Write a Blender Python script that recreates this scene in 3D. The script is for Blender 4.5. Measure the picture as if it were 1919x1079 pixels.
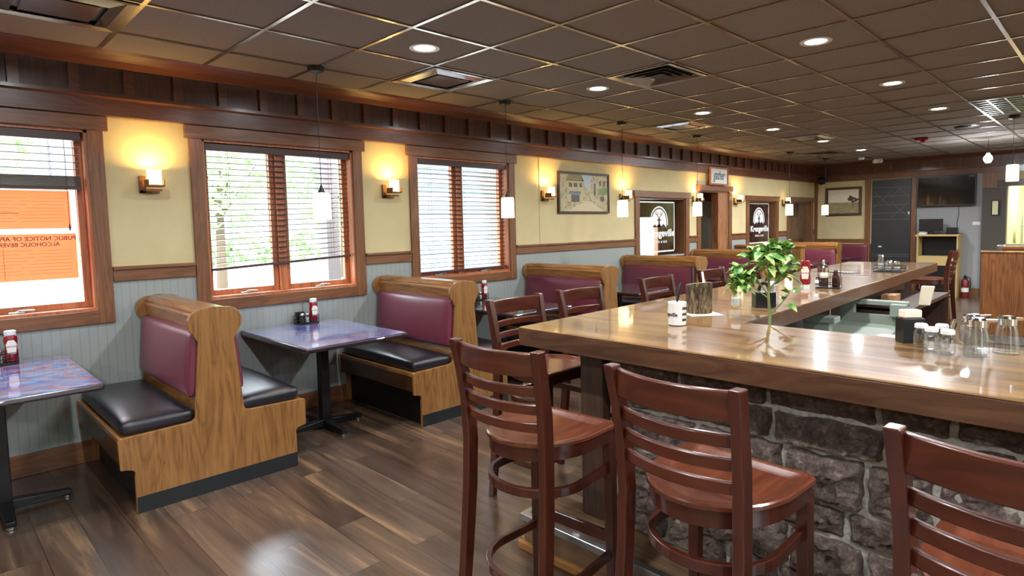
import bpy, bmesh, math, random
from mathutils import Vector, Matrix
from math import sin, cos, pi
random.seed(7)
for _o in list(bpy.data.objects): bpy.data.objects.remove(_o)
C = bpy.context.scene.collection
SC = bpy.context.scene

# ------------------------------------------------------------------ camera
F_PX = 1139.014
YAW, PIT, ROL = -0.7724395, 0.0714262, -0.0205362
fw = Vector((sin(YAW)*cos(PIT), cos(YAW)*cos(PIT), -sin(PIT)))
r0 = Vector((cos(YAW), -sin(YAW), 0)); u0 = r0.cross(fw)
rr = r0*cos(ROL)+u0*sin(ROL); uu = -r0*sin(ROL)+u0*cos(ROL)
cam_d = bpy.data.cameras.new('camera'); cam = bpy.data.objects.new('camera', cam_d); C.objects.link(cam)
M = Matrix(((rr.x, uu.x, -fw.x), (rr.y, uu.y, -fw.y), (rr.z, uu.z, -fw.z))).to_4x4()
M.translation = Vector((0, 0, 1.55)); cam.matrix_world = M
cam_d.sensor_width = 36; cam_d.lens = F_PX/1919*36
cam_d.shift_x = -43.0/1919; cam_d.shift_y = -37.4/1919
cam_d.clip_start = .05; cam_d.clip_end = 200
SC.camera = cam

# ------------------------------------------------------------------ light and exposure
SC.view_settings.view_transform = 'Standard'; SC.view_settings.look = 'None'
SC.view_settings.gamma = 1; SC.view_settings.use_curve_mapping = False
SC.view_settings.exposure = EXPO = 0.12
SKY = 1.0          # overcast daylight outside
LED_W = 34.0; SCONCE_W = 18.0; PEND_W = 5.0
try:
    SC.cycles.max_bounces = 8; SC.cycles.diffuse_bounces = 4; SC.cycles.glossy_bounces = 4
    SC.cycles.transmission_bounces = 8; SC.cycles.transparent_max_bounces = 12
    SC.cycles.sample_clamp_indirect = 6.0; SC.cycles.caustics_reflective = False; SC.cycles.caustics_refractive = False
except Exception: pass
W = bpy.data.worlds.new('world'); SC.world = W; W.use_nodes = True
bg = W.node_tree.nodes['Background']; bg.inputs[0].default_value = (.80, .92, 1, 1); bg.inputs[1].default_value = SKY
# overcast sky: three to five times brighter overhead than at the horizon
_n, _l = W.node_tree.nodes, W.node_tree.links
_tc = _n.new('ShaderNodeTexCoord'); _sp = _n.new('ShaderNodeSeparateXYZ'); _mr = _n.new('ShaderNodeMapRange'); _mr.interpolation_type = 'SMOOTHSTEP'
_l.new(_tc.outputs['Generated'], _sp.inputs[0]); _l.new(_sp.outputs[2], _mr.inputs[0])
for _i, _v in ((1, .11), (2, .42), (3, 1.8), (4, 18.0)): _mr.inputs[_i].default_value = _v
_l.new(_mr.outputs[0], bg.inputs[1])

def light(name, kind, loc, power, color=(1, 1, 1), size=.1, size_y=None, rot=(0, 0, 0), spread=None, portal=False):
    d = bpy.data.lights.new(name, kind); o = bpy.data.objects.new(name, d); C.objects.link(o)
    o.location = loc; o.rotation_euler = rot; d.energy = power; d.color = color
    if kind == 'AREA':
        if size_y: d.shape = 'RECTANGLE'; d.size = size; d.size_y = size_y
        else: d.shape = 'DISK'; d.size = size
        if spread: d.spread = spread
        if portal: d.cycles.is_portal = True
    elif kind == 'POINT': d.shadow_soft_size = size
    return o

WX, FY, RX, BY, CZ = -5.037, 14.2, 4.4, -4.6, 2.7215   # walls and ceiling
GX0, GY0, T = -4.8727, 1.5260, .6096                    # ceiling grid
# daylight portals of the windows (room side of each opening)
WIN = [(-.38, .875), (1.585, 2.83), (3.52, 4.76)]       # openings of the three windows in the left wall
WZ0, WZ1 = 1.025, 2.245
for a, b in WIN: light('daylight_portal', 'AREA', (WX-.2, (a+b)/2, (WZ0+WZ1)/2), 1, size=WZ1-WZ0, size_y=b-a, rot=(0, -pi/2, 0), portal=True)
RWIN = [(.2, 2.2), (5.0, 7.0)]  # unseen openings in the right wall, added to let more daylight in
for a, b in RWIN: light('daylight_portal', 'AREA', (RX+.05, (a+b)/2, 1.6), 1, size=1.6, size_y=b-a, rot=(0, pi/2, 0), portal=True)

# ------------------------------------------------------------------ materials
def s2l(c):
    def f(v):
        v /= 255.0
        return v/12.92 if v <= .04045 else ((v+.055)/1.055)**2.4
    return (f(c[0]), f(c[1]), f(c[2]), 1)
class NT:
    def __init__(s, name):
        s.m = bpy.data.materials.new(name); s.m.use_nodes = True; s.t = s.m.node_tree; s.n = s.t.nodes; s.l = s.t.links
        s.b = s.n['Principled BSDF']
        s.tc = s.n.new('ShaderNodeTexCoord')
    def set(s, **k):
        mp = dict(rough='Roughness', metal='Metallic', coat='Coat Weight', coatr='Coat Roughness', trans='Transmission Weight', ior='IOR', spec='Specular IOR Level', alpha='Alpha', es='Emission Strength')
        for a, v in k.items(): s.b.inputs[mp[a]].default_value = v
        return s
    def mapping(s, scale=(1, 1, 1), rot=(0, 0, 0), src=None, loc=(0, 0, 0)):
        m = s.n.new('ShaderNodeMapping'); m.inputs['Scale'].default_value = scale; m.inputs['Rotation'].default_value = rot; m.inputs['Location'].default_value = loc
        s.l.new(src or s.tc.outputs['Object'], m.inputs[0]); return m.outputs[0]
    def noise(s, vec, scale=5, detail=4, rough=.55, dist=0):
        m = s.n.new('ShaderNodeTexNoise'); m.inputs['Scale'].default_value = scale; m.inputs['Detail'].default_value = detail
        m.inputs['Roughness'].default_value = rough; m.inputs['Distortion'].default_value = dist
        s.l.new(vec, m.inputs['Vector']); return m.outputs['Fac']
    def ramp(s, fac, stops):
        m = s.n.new('ShaderNodeValToRGB'); e = m.color_ramp.elements
        while len(e) < len(stops): e.new(.5)
        for i, (p, c) in enumerate(stops): e[i].position = p; e[i].color = c if len(c) == 4 else s2l(c)
        s.l.new(fac, m.inputs[0]); return m.outputs[0]
    def mix(s, f, a, b, mode='MIX'):
        m = s.n.new('ShaderNodeMix'); m.data_type = 'RGBA'; m.blend_type = mode
        for i, v in ((0, f), (6, a), (7, b)):
            if hasattr(v, 'links'): s.l.new(v, m.inputs[i])
            else: m.inputs[i].default_value = v
        return m.outputs[2]
    def bump(s, h, strength=.3, dist=.01):
        m = s.n.new('ShaderNodeBump'); m.inputs['Strength'].default_value = strength; m.inputs['Distance'].default_value = dist
        s.l.new(h, m.inputs['Height']); s.l.new(m.outputs[0], s.b.inputs['Normal']); return s
    def col(s, c):
        if hasattr(c, 'links'): s.l.new(c, s.b.inputs['Base Color'])
        else: s.b.inputs['Base Color'].default_value = s2l(c)
        return s
def plain(name, c, **k):
    t = NT(name).col(c).set(**{**dict(rough=.5), **k})
    v = t.noise(t.tc.outputs['Object'], 60, 3)
    t.bump(v, .08, .002)
    return t.m
def wood(name, dark, mid, light_, axis=2, fine=70, stretch=.045, rough=.35, coat=.3, rings=6):
    t = NT(name); sc = [1, 1, 1]; sc[axis] = stretch
    v = t.mapping(sc)
    f = t.noise(v, fine, 5, .6, .3)
    sc2 = [1, 1, 1]; sc2[axis] = .12
    g = t.noise(t.mapping(sc2), rings, 3, .5, 2.2)
    mm = t.n.new('ShaderNodeMath'); mm.operation = 'PINGPONG'; mm.inputs[1].default_value = .09; t.l.new(g, mm.inputs[0])
    m2 = t.n.new('ShaderNodeMath'); m2.operation = 'MULTIPLY'; m2.inputs[1].default_value = 11; t.l.new(mm.outputs[0], m2.inputs[0])
    a = t.ramp(f, [(.3, dark), (.52, mid), (.72, light_)])
    b = t.ramp(m2.outputs[0], [(0, dark), (.3, mid), (1, light_)])
    t.col(t.mix(.5, a, b)); t.set(rough=rough, coat=coat, coatr=.15); t.bump(f, .12, .002)
    return t.m
def emis(name, c, strength, base=None):
    t = NT(name); t.col(base or c); t.b.inputs['Emission Color'].default_value = s2l(c); t.set(es=strength, rough=.4); return t.m

MT = {}
MT['oak'] = wood('oak_veneer', (98, 64, 32), (134, 92, 48), (154, 109, 62), 2, rough=.38, coat=.25)
MT['oak_x'] = wood('oak_rail', (104, 66, 30), (148, 99, 50), (174, 123, 70), 0, rough=.3, coat=.4)
MT['oak_dark'] = wood('oak_riser', (40, 24, 14), (62, 38, 22), (78, 50, 30), 0)
MT['cherry'] = wood('cherry_stain', (50, 19, 11), (62, 25, 14), (76, 33, 19), 2, fine=34, rough=.3, coat=.4, rings=3)
MT['cherry_r'] = wood('cherry_rail', (52, 19, 11), (66, 26, 14), (82, 35, 20), 0, fine=34, rough=.3, coat=.4, rings=3)
MT['cherry_x'] = wood('cherry_seat', (78, 38, 23), (92, 46, 29), (108, 58, 37), 1, fine=30, rough=.24, coat=.6, rings=4)
MT['trim'] = wood('stained_trim', (92, 57, 34), (118, 75, 45), (136, 92, 59), 1, fine=40, rough=.4, coat=.2)
MT['trim_v'] = wood('stained_casing', (92, 57, 34), (118, 75, 45), (136, 92, 59), 2, fine=40, rough=.4, coat=.2)
MT['trim_x'] = wood('stained_trim_far', (92, 57, 34), (118, 75, 45), (136, 92, 59), 0, fine=40, rough=.4, coat=.2)
MT['frieze'] = wood('dark_frieze_wood', (58, 34, 26), (78, 47, 36), (94, 58, 45), 2, fine=40, rough=.35, coat=.3)
MT['crown'] = wood('crown_wood', (72, 41, 28), (94, 56, 40), (112, 70, 52), 1, fine=40, rough=.3, coat=.4)
MT['crown_x'] = wood('crown_wood_far', (72, 41, 28), (94, 56, 40), (112, 70, 52), 0, fine=40, rough=.3, coat=.4)
MT['sash'] = wood('window_sash_wood', (140, 78, 48), (176, 104, 66), (196, 126, 84), 2, fine=40, rough=.35, coat=.2)
MT['knotty'] = wood('knotty_pine', (104, 62, 34), (150, 98, 62), (176, 122, 84), 2, fine=30, rough=.5, coat=.1)
MT['walnut'] = wood('bar_base_wood', (40, 26, 20), (60, 40, 30), (78, 54, 40), 2, fine=40, rough=.45, coat=.1)
MT['edge'] = wood('bar_edge_wood', (58, 36, 24), (78, 50, 34), (98, 66, 46), 0, fine=40, rough=.35, coat=.3)
MT['platform'] = wood('foot_platform_wood', (74, 54, 38), (104, 80, 58), (124, 98, 74), 0, fine=40, rough=.4, coat=.2)
MT['screen'] = wood('partition_wood', (74, 40, 16), (118, 70, 32), (142, 88, 44), 2, fine=50, rough=.4, coat=.3)

def bartop():
    t = NT('bar_top_boards'); o = t.tc.outputs['Object']
    br = t.n.new('ShaderNodeTexBrick'); t.l.new(o, br.inputs['Vector'])
    for k, v in (('Scale', 1), ('Mortar Size', .0012), ('Brick Width', 1.3), ('Row Height', .038), ('Bias', 0)): br.inputs[k].default_value = v
    br.inputs['Color1'].default_value = s2l((70, 44, 24)); br.inputs['Color2'].default_value = s2l((154, 112, 66)); br.inputs['Mortar'].default_value = s2l((84, 54, 34))
    f = t.noise(t.mapping((.05, 1, 1)), 60, 5, .6, .4)
    c = t.ramp(f, [(.3, (90, 60, 34)), (.48, (140, 103, 62)), (.66, (184, 145, 94))])
    t.col(t.mix(.35, br.outputs['Color'], c)); t.set(rough=.28, coat=.9, coatr=.05); t.bump(f, .05, .002); return t.m
MT['bartop'] = bartop()
def floor_mat():
    t = NT('floor_planks'); o = t.tc.outputs['Object']
    br = t.n.new('ShaderNodeTexBrick'); t.l.new(o, br.inputs['Vector'])
    br.offset = .37
    for k, v in (('Scale', 1), ('Mortar Size', .0015), ('Brick Width', 1.22), ('Row Height', .18), ('Bias', 0)): br.inputs[k].default_value = v
    br.inputs['Color1'].default_value = (0, 0, 0, 1); br.inputs['Color2'].default_value = (1, 1, 1, 1); br.inputs['Mortar'].default_value = (.1, .1, .1, 1)
    add = t.n.new('ShaderNodeVectorMath'); add.operation = 'MULTIPLY_ADD'
    t.l.new(br.outputs['Color'], add.inputs[0]); add.inputs[1].default_value = (3, 9, 5); t.l.new(o, add.inputs[2])
    f = t.noise(t.mapping((.10, 1.1, 1), src=add.outputs[0]), 6, 6, .6, 1.3)
    c = t.ramp(f, [(.32, (52, 38, 31)), (.46, (82, 63, 51)), (.57, (102, 80, 64)), (.68, (152, 120, 86))])
    g = t.noise(t.mapping((.05, 1, 1), src=add.outputs[0]), 90, 3)
    c = t.mix(.25, c, t.ramp(g, [(.35, (64, 48, 38)), (.65, (104, 82, 64))]))
    tone = t.ramp(br.outputs['Color'], [(0, (206, 200, 198)), (1, (255, 255, 255))])
    c = t.mix(1.0, c, tone, 'MULTIPLY')
    line = t.ramp(br.outputs['Fac'], [(.4, (255, 255, 255)), (.9, (90, 70, 60))])
    c = t.mix(1.0, c, line, 'MULTIPLY')
    t.col(c); t.set(rough=.27, spec=.6, coat=.7, coatr=.3); t.bump(g, .08, .002); return t.m
MT['floor'] = floor_mat()
def stone_mat():
    t = NT('split_stone'); o = t.tc.outputs['Object']
    a = t.noise(t.mapping((5, 1, 2)), 2.2, 3); b = t.noise(o, 26, 10, .85)
    c = t.ramp(a, [(.35, (88, 72, 62)), (.5, (104, 84, 74)), (.62, (118, 110, 96))])
    d = t.ramp(b, [(.36, (40, 32, 30)), (.47, (104, 86, 80)), (.55, (146, 126, 116)), (.66, (226, 212, 198))])
    t.col(t.mix(.55, c, d)); t.set(rough=.85); t.bump(b, .9, .02); return t.m
MT['stone'] = stone_mat()
def mortar():
    t = NT('mortar'); b = t.noise(t.tc.outputs['Object'], 50, 6); t.col(t.ramp(b, [(.3, (136, 133, 124)), (.7, (178, 174, 163))])); t.set(rough=.95); t.bump(b, .6, .01); return t.m
MT['mortar'] = mortar()
def vinyl(name, c, rough, br=.25):
    t = NT(name); b = t.noise(t.tc.outputs['Object'], 260, 3, .6); t.col(c).set(rough=rough, coat=.25, coatr=.3); t.bump(b, br, .001); return t.m
MT['maroon'] = vinyl('maroon_vinyl', (106, 42, 60), .36)
MT['black_vinyl'] = vinyl('black_vinyl', (26, 24, 32), .36)
def plaster():
    t = NT('cream_plaster'); o = t.tc.outputs['Object']; b = t.noise(o, 2.5, 5, .6); g = t.noise(o, 180, 3)
    t.col(t.ramp(b, [(.3, (202, 187, 142)), (.7, (214, 199, 154))])); t.set(rough=.8); t.bump(g, .15, .002); return t.m
MT['plaster'] = plaster()
def bead(axis):
    t = NT('painted_beadboard'); w = t.n.new('ShaderNodeTexWave'); w.bands_direction = 'XYZ'[axis]; w.wave_profile = 'SIN'
    w.inputs['Scale'].default_value = 6.2; t.l.new(t.tc.outputs['Object'], w.inputs['Vector'])
    r = t.ramp(w.outputs['Fac'], [(0, (0, 0, 0)), (.06, (255, 255, 255))])
    t.col(t.mix(1, t.ramp(w.outputs['Fac'], [(0, (136, 143, 140)), (.05, (150, 157, 154))]), (1, 1, 1, 1), 'MULTIPLY')); t.set(rough=.5); t.bump(r, .22, .003); return t.m
MT['bead'] = bead(1)
def tile():
    t = NT('dark_ceiling_tile'); b = t.noise(t.tc.outputs['Object'], 220, 3, .7)
    t.col(t.ramp(b, [(.3, (112, 104, 99)), (.7, (142, 133, 128))])); t.set(rough=.9); t.bump(b, .3, .002); return t.m
MT['tile'] = tile()
MT['tbar'] = plain('dark_grid_metal', (168, 156, 144), metal=.9, rough=.24)
MT['black'] = plain('black_metal', (18, 17, 18), rough=.4, metal=.3)
MT['blackp'] = plain('black_plastic', (16, 16, 18), rough=.3)
MT['kick'] = plain('black_cove_base', (22, 26, 28), rough=.45)
MT['bronze'] = plain('bronze_metal', (128, 84, 52), rough=.35, metal=.7)
MT['chrome'] = plain('chrome', (220, 222, 225), rough=.12, metal=1)
MT['steel'] = plain('brushed_steel', (190, 196, 198), rough=.3, metal=1)
MT['white'] = plain('white_ceramic', (235, 236, 234), rough=.2, coat=.4)
MT['whitep'] = plain('white_plastic', (222, 226, 224), rough=.4)
MT['slat'] = plain('brown_blind_slats', (70, 46, 42), rough=.4, coat=.2)
MT['grey'] = plain('grey_wall_paint', (150, 152, 154), rough=.7)
MT['darkwall'] = plain('dark_door_paint', (72, 66, 58), rough=.6)
MT['kitchen'] = plain('kitchen_wall', (214, 214, 170), rough=.6)
MT['sink'] = plain('pale_green_painted_steel', (130, 138, 126), rough=.45)
MT['yellowwood'] = plain('pale_maple', (196, 168, 110), rough=.5)
MT['red'] = plain('red_plastic', (150, 22, 24), rough=.3)
MT['redext'] = plain('red_enamel', (110, 22, 20), rough=.3)
MT['label'] = plain('paper_label', (226, 220, 210), rough=.6)
MT['ketchup'] = plain('ketchup_bottle_red', (132, 18, 28), rough=.2, coat=.5)
MT['amber'] = plain('orange_bottle', (180, 96, 60), rough=.3)
MT['paper'] = plain('napkin_paper', (226, 214, 196), rough=.8)
MT['text_dark'] = plain('dark_lettering', (40, 38, 44), rough=.5)
MT['text_white'] = plain('white_vinyl_lettering', (240, 240, 240), rough=.4)
MT['terracotta'] = plain('beige_cloth', (196, 184, 160), rough=.8)
MT['concrete'] = plain('pavement', (170, 170, 166), rough=.9)
MT['siding'] = plain('pale_siding', (126, 144, 148), rough=.7)
MT['grass'] = plain('lawn', (120, 150, 90), rough=.9)
MT['post_ext'] = plain('porch_post_paint', (104, 96, 100), rough=.6)
MT['bark_ext'] = plain('tree_bark', (96, 78, 62), rough=.9)
MT['lattice'] = plain('dark_grey_panel', (44, 46, 48), rough=.4)
MT['lattice_line'] = plain('grey_lattice_lines', (88, 90, 92), rough=.5)
MT['tv'] = plain('dark_screen', (6, 6, 8), rough=.12, coat=.6)
MT['carton'] = plain('cardboard', (150, 110, 74), rough=.8)
def glass(name, tint=(1, 1, 1, 1), ior=.04):
    t = NT(name); n, l = t.n, t.l; n.remove(t.b)
    tr = n.new('ShaderNodeBsdfTransparent'); tr.inputs[0].default_value = tint
    gl = n.new('ShaderNodeBsdfGlossy'); gl.inputs['Roughness'].default_value = .02
    fr = n.new('ShaderNodeLayerWeight'); fr.inputs[0].default_value = .5
    pw = n.new('ShaderNodeMath'); pw.operation = 'POWER'; pw.inputs[1].default_value = 3.5; l.new(fr.outputs['Facing'], pw.inputs[0])
    ma = n.new('ShaderNodeMath'); ma.operation = 'MULTIPLY_ADD'; ma.inputs[1].default_value = .6; ma.inputs[2].default_value = ior; l.new(pw.outputs[0], ma.inputs[0])
    mx = n.new('ShaderNodeMixShader'); l.new(ma.outputs[0], mx.inputs[0]); l.new(tr.outputs[0], mx.inputs[1]); l.new(gl.outputs[0], mx.inputs[2])
    l.new(mx.outputs[0], n['Material Output'].inputs[0]); return t.m
MT['pane'] = glass('window_glass')
MT['glass'] = glass('clear_glassware', (.96, .98, .985, 1), .11)
gm = NT('thick_glass').col((235, 240, 245)).set(trans=1, rough=.03, ior=1.45); MT['jarglass'] = gm.m
MT['sauce'] = plain('brown_syrup', (52, 20, 16), rough=.15)
MT['salt'] = plain('salt', (224, 222, 218), rough=.8)
MT['pepper'] = plain('pepper', (58, 50, 46), rough=.9)
def leafm(name, a, b):
    t = NT(name); f = t.noise(t.tc.outputs['Object'], 22, 3); t.col(t.ramp(f, [(.4, a), (.62, b)])); t.set(rough=.4)
    t.b.inputs['Subsurface Weight'].default_value = 0
    return t.m
MT['leaf'] = leafm('houseplant_leaf', (74, 122, 54), (176, 206, 120))
MT['leaf_ext'] = leafm('tree_leaf', (110, 160, 96), (190, 220, 150))
MT['stem'] = plain('green_stem', (122, 140, 84), rough=.5)
def barkm():
    t = NT('log_bark'); v = t.mapping((1, 1, .22)); f = t.noise(v, 48, 6, .65, 1.2)
    t.col(t.ramp(f, [(.36, (34, 26, 18)), (.5, (92, 74, 52)), (.64, (156, 138, 104))])); t.set(rough=.9); t.bump(f, 1, .02); return t.m
MT['bark'] = barkm()
MT['cutwood'] = plain('pale_cut_wood', (206, 208, 176), rough=.7)
def art_table(name, stops, seed):
    t = NT(name); f = t.noise(t.mapping((1.6, .8, 1), loc=(seed, seed*2, 0)), 3.2, 6, .6, 2.5); g = t.noise(t.mapping((4, 1.2, 1)), 6, 4, .6, 1.5)
    c = t.ramp(f, stops); t.col(t.mix(.18, c, t.ramp(g, [(.35, stops[0][1]), (.7, stops[-1][1])]))); t.set(rough=.16, coat=1, coatr=.05); return t.m
MT['art1'] = art_table('blue_orange_painted_top', [(.3, (10, 20, 70)), (.42, (16, 80, 190)), (.47, (120, 180, 235)), (.51, (215, 110, 40)), (.56, (20, 60, 160)), (.68, (120, 150, 210))], 3)
MT['art2'] = art_table('blue_violet_painted_top', [(.28, (60, 68, 130)), (.4, (96, 112, 176)), (.5, (134, 142, 196)), (.58, (172, 164, 196)), (.72, (110, 102, 124))], 9)
MT['art3'] = art_table('dark_painted_top', [(.25, (40, 34, 34)), (.45, (70, 62, 60)), (.6, (96, 84, 84)), (.8, (60, 66, 70))], 5)
MT['tedge'] = plain('dark_table_edge', (46, 32, 38), rough=.25, coat=.5)
MT['led'] = emis('led_lens', (235, 245, 255), 22)
MT['shade'] = emis('frosted_shade_glow', (255, 222, 150), 3.4, (250, 240, 220))
MT['bulb'] = emis('bulb_glow', (240, 248, 255), 30)
MT['fluor'] = emis('kitchen_tube', (250, 255, 230), 8)
def poster_mat():
    t = NT('orange_notice_paper'); t.col((255, 150, 105)).set(rough=.7)
    tr = t.n.new('ShaderNodeBsdfTranslucent'); tr.inputs[0].default_value = s2l((255, 165, 128))
    mx = t.n.new('ShaderNodeMixShader'); mx.inputs[0].default_value = .55
    t.l.new(t.b.outputs[0], mx.inputs[1]); t.l.new(tr.outputs[0], mx.inputs[2]); t.l.new(mx.outputs[0], t.n['Material Output'].inputs[0]); return t.m
MT['poster'] = poster_mat()
def paint_mat(kind):
    t = NT('painting_'+kind); o = t.tc.outputs['Object']
    if kind == 'street':
        f = t.noise(t.mapping((1, 1, 1)), 14, 8, .75, 1)
        t.col(t.ramp(f, [(.3, (92, 88, 60)), (.45, (160, 148, 112)), (.55, (196, 184, 146)), (.7, (140, 158, 150))]))
    else:
        sep = t.n.new('ShaderNodeSeparateXYZ'); t.l.new(o, sep.inputs[0])
        f = t.noise(t.mapping((2, 1, 8)), 4, 6, .7, 1.2)
        m = t.n.new('ShaderNodeMapRange'); m.inputs[1].default_value = -.28; m.inputs[2].default_value = .28; t.l.new(sep.outputs[2], m.inputs[0])
        sky = t.ramp(f, [(.3, (214, 204, 182)), (.7, (240, 230, 208))]); gr = t.ramp(f, [(.3, (110, 106, 74)), (.7, (184, 170, 124))])
        hz = t.ramp(m.outputs[0], [(.44, (0, 0, 0)), (.5, (255, 255, 255))])
        t.col(t.mix(hz, gr, sky))
    t.set(rough=.4); return t.m
MT['street'] = paint_mat('street'); MT['landscape'] = paint_mat('landscape')

# ------------------------------------------------------------------ mesh helpers
class MB:
    def __init__(s): s.v = []; s.f = []; s.sm = []
    def add(s, vs, fs, smooth=False):
        k = len(s.v); s.v += [tuple(v) for v in vs]; s.f += [tuple(i+k for i in f) for f in fs]; s.sm += [smooth]*len(fs); return s
    def box(s, x0, x1, y0, y1, z0, z1):
        if x0 > x1: x0, x1 = x1, x0
        if y0 > y1: y0, y1 = y1, y0
        if z0 > z1: z0, z1 = z1, z0
        return s.add([(x0, y0, z0), (x1, y0, z0), (x1, y1, z0), (x0, y1, z0), (x0, y0, z1), (x1, y0, z1), (x1, y1, z1), (x0, y1, z1)],
                     [(0, 3, 2, 1), (4, 5, 6, 7), (0, 1, 5, 4), (1, 2, 6, 5), (2, 3, 7, 6), (3, 0, 4, 7)])
    def hexa(s, bot, top):   # two quads, both counterclockwise seen from above
        return s.add(list(bot)+list(top), [(0, 3, 2, 1), (4, 5, 6, 7), (0, 1, 5, 4), (1, 2, 6, 5), (2, 3, 7, 6), (3, 0, 4, 7)])
    def prism(s, poly, axis, a, b):  # poly in the two other axes in order (x:yz, y:xz, z:xy)
        n = len(poly)
        def P(p, t): return (t, p[0], p[1]) if axis == 0 else ((p[0], t, p[1]) if axis == 1 else (p[0], p[1], t))
        vs = [P(p, a) for p in poly]+[P(p, b) for p in poly]
        return s.add(vs, [tuple(range(n))[::-1], tuple(range(n, 2*n))]+[(i, (i+1) % n, n+(i+1) % n, n+i) for i in range(n)])
    def lathe(s, prof, c=(0, 0, 0), n=24, axis=2, smooth=True, rib=0):
        vs = []
        for r, h in prof:
            for i in range(n):
                a = 2*pi*i/n; r2 = r*(1+(rib if i % 2 else 0))
                p = (r2*cos(a), r2*sin(a), h)
                if axis == 0: p = (h, r2*cos(a), r2*sin(a))
                if axis == 1: p = (r2*cos(a), h, r2*sin(a))
                vs.append((p[0]+c[0], p[1]+c[1], p[2]+c[2]))
        m = len(prof); fs = [(j*n+i, j*n+(i+1) % n, (j+1)*n+(i+1) % n, (j+1)*n+i) for j in range(m-1) for i in range(n)]
        s.add(vs, fs, smooth)
        if prof[0][0] > 1e-5: s.add(vs[:n], [tuple(range(n))[::-1]])
        if prof[-1][0] > 1e-5: s.add(vs[-n:], [tuple(range(n))])
        return s
    def cyl(s, x, y, z0, z1, r, r2=None, n=20): return s.lathe([(r, z0), (r if r2 is None else r2, z1)], (x, y, 0), n)
    def sweep(s, path, w, h=None, up=(0, 0, 1), closed=False, smooth=True, n=0):  # rectangle (or n-gon) section swept along points
        h = h or w; P = [Vector(p) for p in path]; U = Vector(up); L = []; m = len(P)
        if up == (0, 0, 1):   # steady frame: take the axis the path runs along least
            ext = [max(abs((P[i+1]-P[i]).normalized()[k]) for i in range(m-1)) for k in range(3)]
            if ext[2] > .8: k = min((0, 1), key=lambda q: ext[q]); U = Vector((1, 0, 0)) if k == 0 else Vector((0, 1, 0))
        for i, p in enumerate(P):
            if closed: d = P[(i+1) % m]-P[i-1]
            else: d = (P[min(i+1, m-1)]-P[max(i-1, 0)])
            d.normalize(); sd = d.cross(U)
            if sd.length < 1e-4: sd = d.cross(Vector((0, 1, 0)))
            sd.normalize(); up2 = sd.cross(d)
            ww = w[i] if isinstance(w, (list, tuple)) else w; hh = h[i] if isinstance(h, (list, tuple)) else h
            if n: ring = [p+sd*(ww/2*cos(2*pi*k/n))+up2*(hh/2*sin(2*pi*k/n)) for k in range(n)]
            else: ring = [p+sd*(a*ww/2)+up2*(b*hh/2) for a, b in ((-1, -1), (1, -1), (1, 1), (-1, 1))]
            L.append(ring)
        k = n or 4; vs = [v for r_ in L for v in r_]
        fs = [(j*k+i, j*k+(i+1) % k, ((j+1) % m)*k+(i+1) % k, ((j+1) % m)*k+i) for j in range(m if closed else m-1) for i in range(k)]
        if not closed: fs += [tuple(range(k))[::-1], tuple((m-1)*k+i for i in range(k))]
        return s.add(vs, fs, smooth and bool(n))
    def rbox(s, x0, x1, y0, y1, z0, z1, r=.03, n=8, bulge=(0, 0, 0), sign=1):  # rounded cushion; bulge pushes the + / - faces out
        c = Vector(((x0+x1)/2, (y0+y1)/2, (z0+z1)/2)); h = Vector((abs(x1-x0)/2, abs(y1-y0)/2, abs(z1-z0)/2))
        tv = [sin(pi/2*(-1+2*i/n)) for i in range(n+1)]
        for ax in range(3):
            for sg in (-1, 1):
                vs = []
                for i in range(n+1):
                    for j in range(n+1):
                        u = [0, 0, 0]; u[ax] = sg; u[(ax+1) % 3] = tv[i]; u[(ax+2) % 3] = tv[j]
                        p = Vector((u[0]*h.x, u[1]*h.y, u[2]*h.z))
                        core = Vector([max(-(h[k]-r), min(h[k]-r, p[k])) for k in range(3)]); d = p-core
                        if d.length > 1e-6: p = core+d.normalized()*r
                        for k in range(3):
                            if bulge[k]:
                                a, b_ = (k+1) % 3, (k+2) % 3
                                f = (1-(p[a]/h[a])**2)*(1-(p[b_]/h[b_])**2)
                                p[k] += bulge[k]*max(0, f)*(p[k]/h[k])
                        vs.append(c+p)
                fs = []
                for i in range(n):
                    for j in range(n):
                        q = (i*(n+1)+j, (i+1)*(n+1)+j, (i+1)*(n+1)+j+1, i*(n+1)+j+1)
                        fs.append(q if sg > 0 else q[::-1])
                s.add(vs, fs, True)
        return s
    def shift(s, d): s.v = [(a+d[0], b+d[1], c+d[2]) for a, b, c in s.v]; return s
    def turn(s, a, c=(0, 0)):
        s.v = [(c[0]+(x-c[0])*cos(a)-(y-c[1])*sin(a), c[1]+(x-c[0])*sin(a)+(y-c[1])*cos(a), z) for x, y, z in s.v]; return s
    def mesh(s, name):
        me = bpy.data.meshes.new(name); me.from_pydata(s.v, [], s.f)
        for p, q in zip(me.polygons, s.sm): p.use_smooth = q
        anysm = any(s.sm)
        bm = bmesh.new(); bm.from_mesh(me); bmesh.ops.remove_doubles(bm, verts=bm.verts, dist=1e-5); bmesh.ops.recalc_face_normals(bm, faces=bm.faces); bm.to_mesh(me); bm.free()
        if anysm: me.set_sharp_from_angle(angle=.65)
        return me
def link(name, mb, mat, parent=None, bevel=0, seg=2, world=True, norec=False):
    loc = Vector((0, 0, 0))
    if parent is not None and world:
        p = parent
        while p: loc += p.location; p = p.parent
        mb.shift(-loc)
    me = mb.mesh(name); me.materials.append(MT[mat] if isinstance(mat, str) else mat)
    o = bpy.data.objects.new(name, me); C.objects.link(o); o.parent = parent
    if bevel:
        md = o.modifiers.new('bevel', 'BEVEL'); md.width = bevel; md.segments = seg; md.limit_method = 'ANGLE'; md.angle_limit = .6
        md.harden_normals = False
    return o
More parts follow.
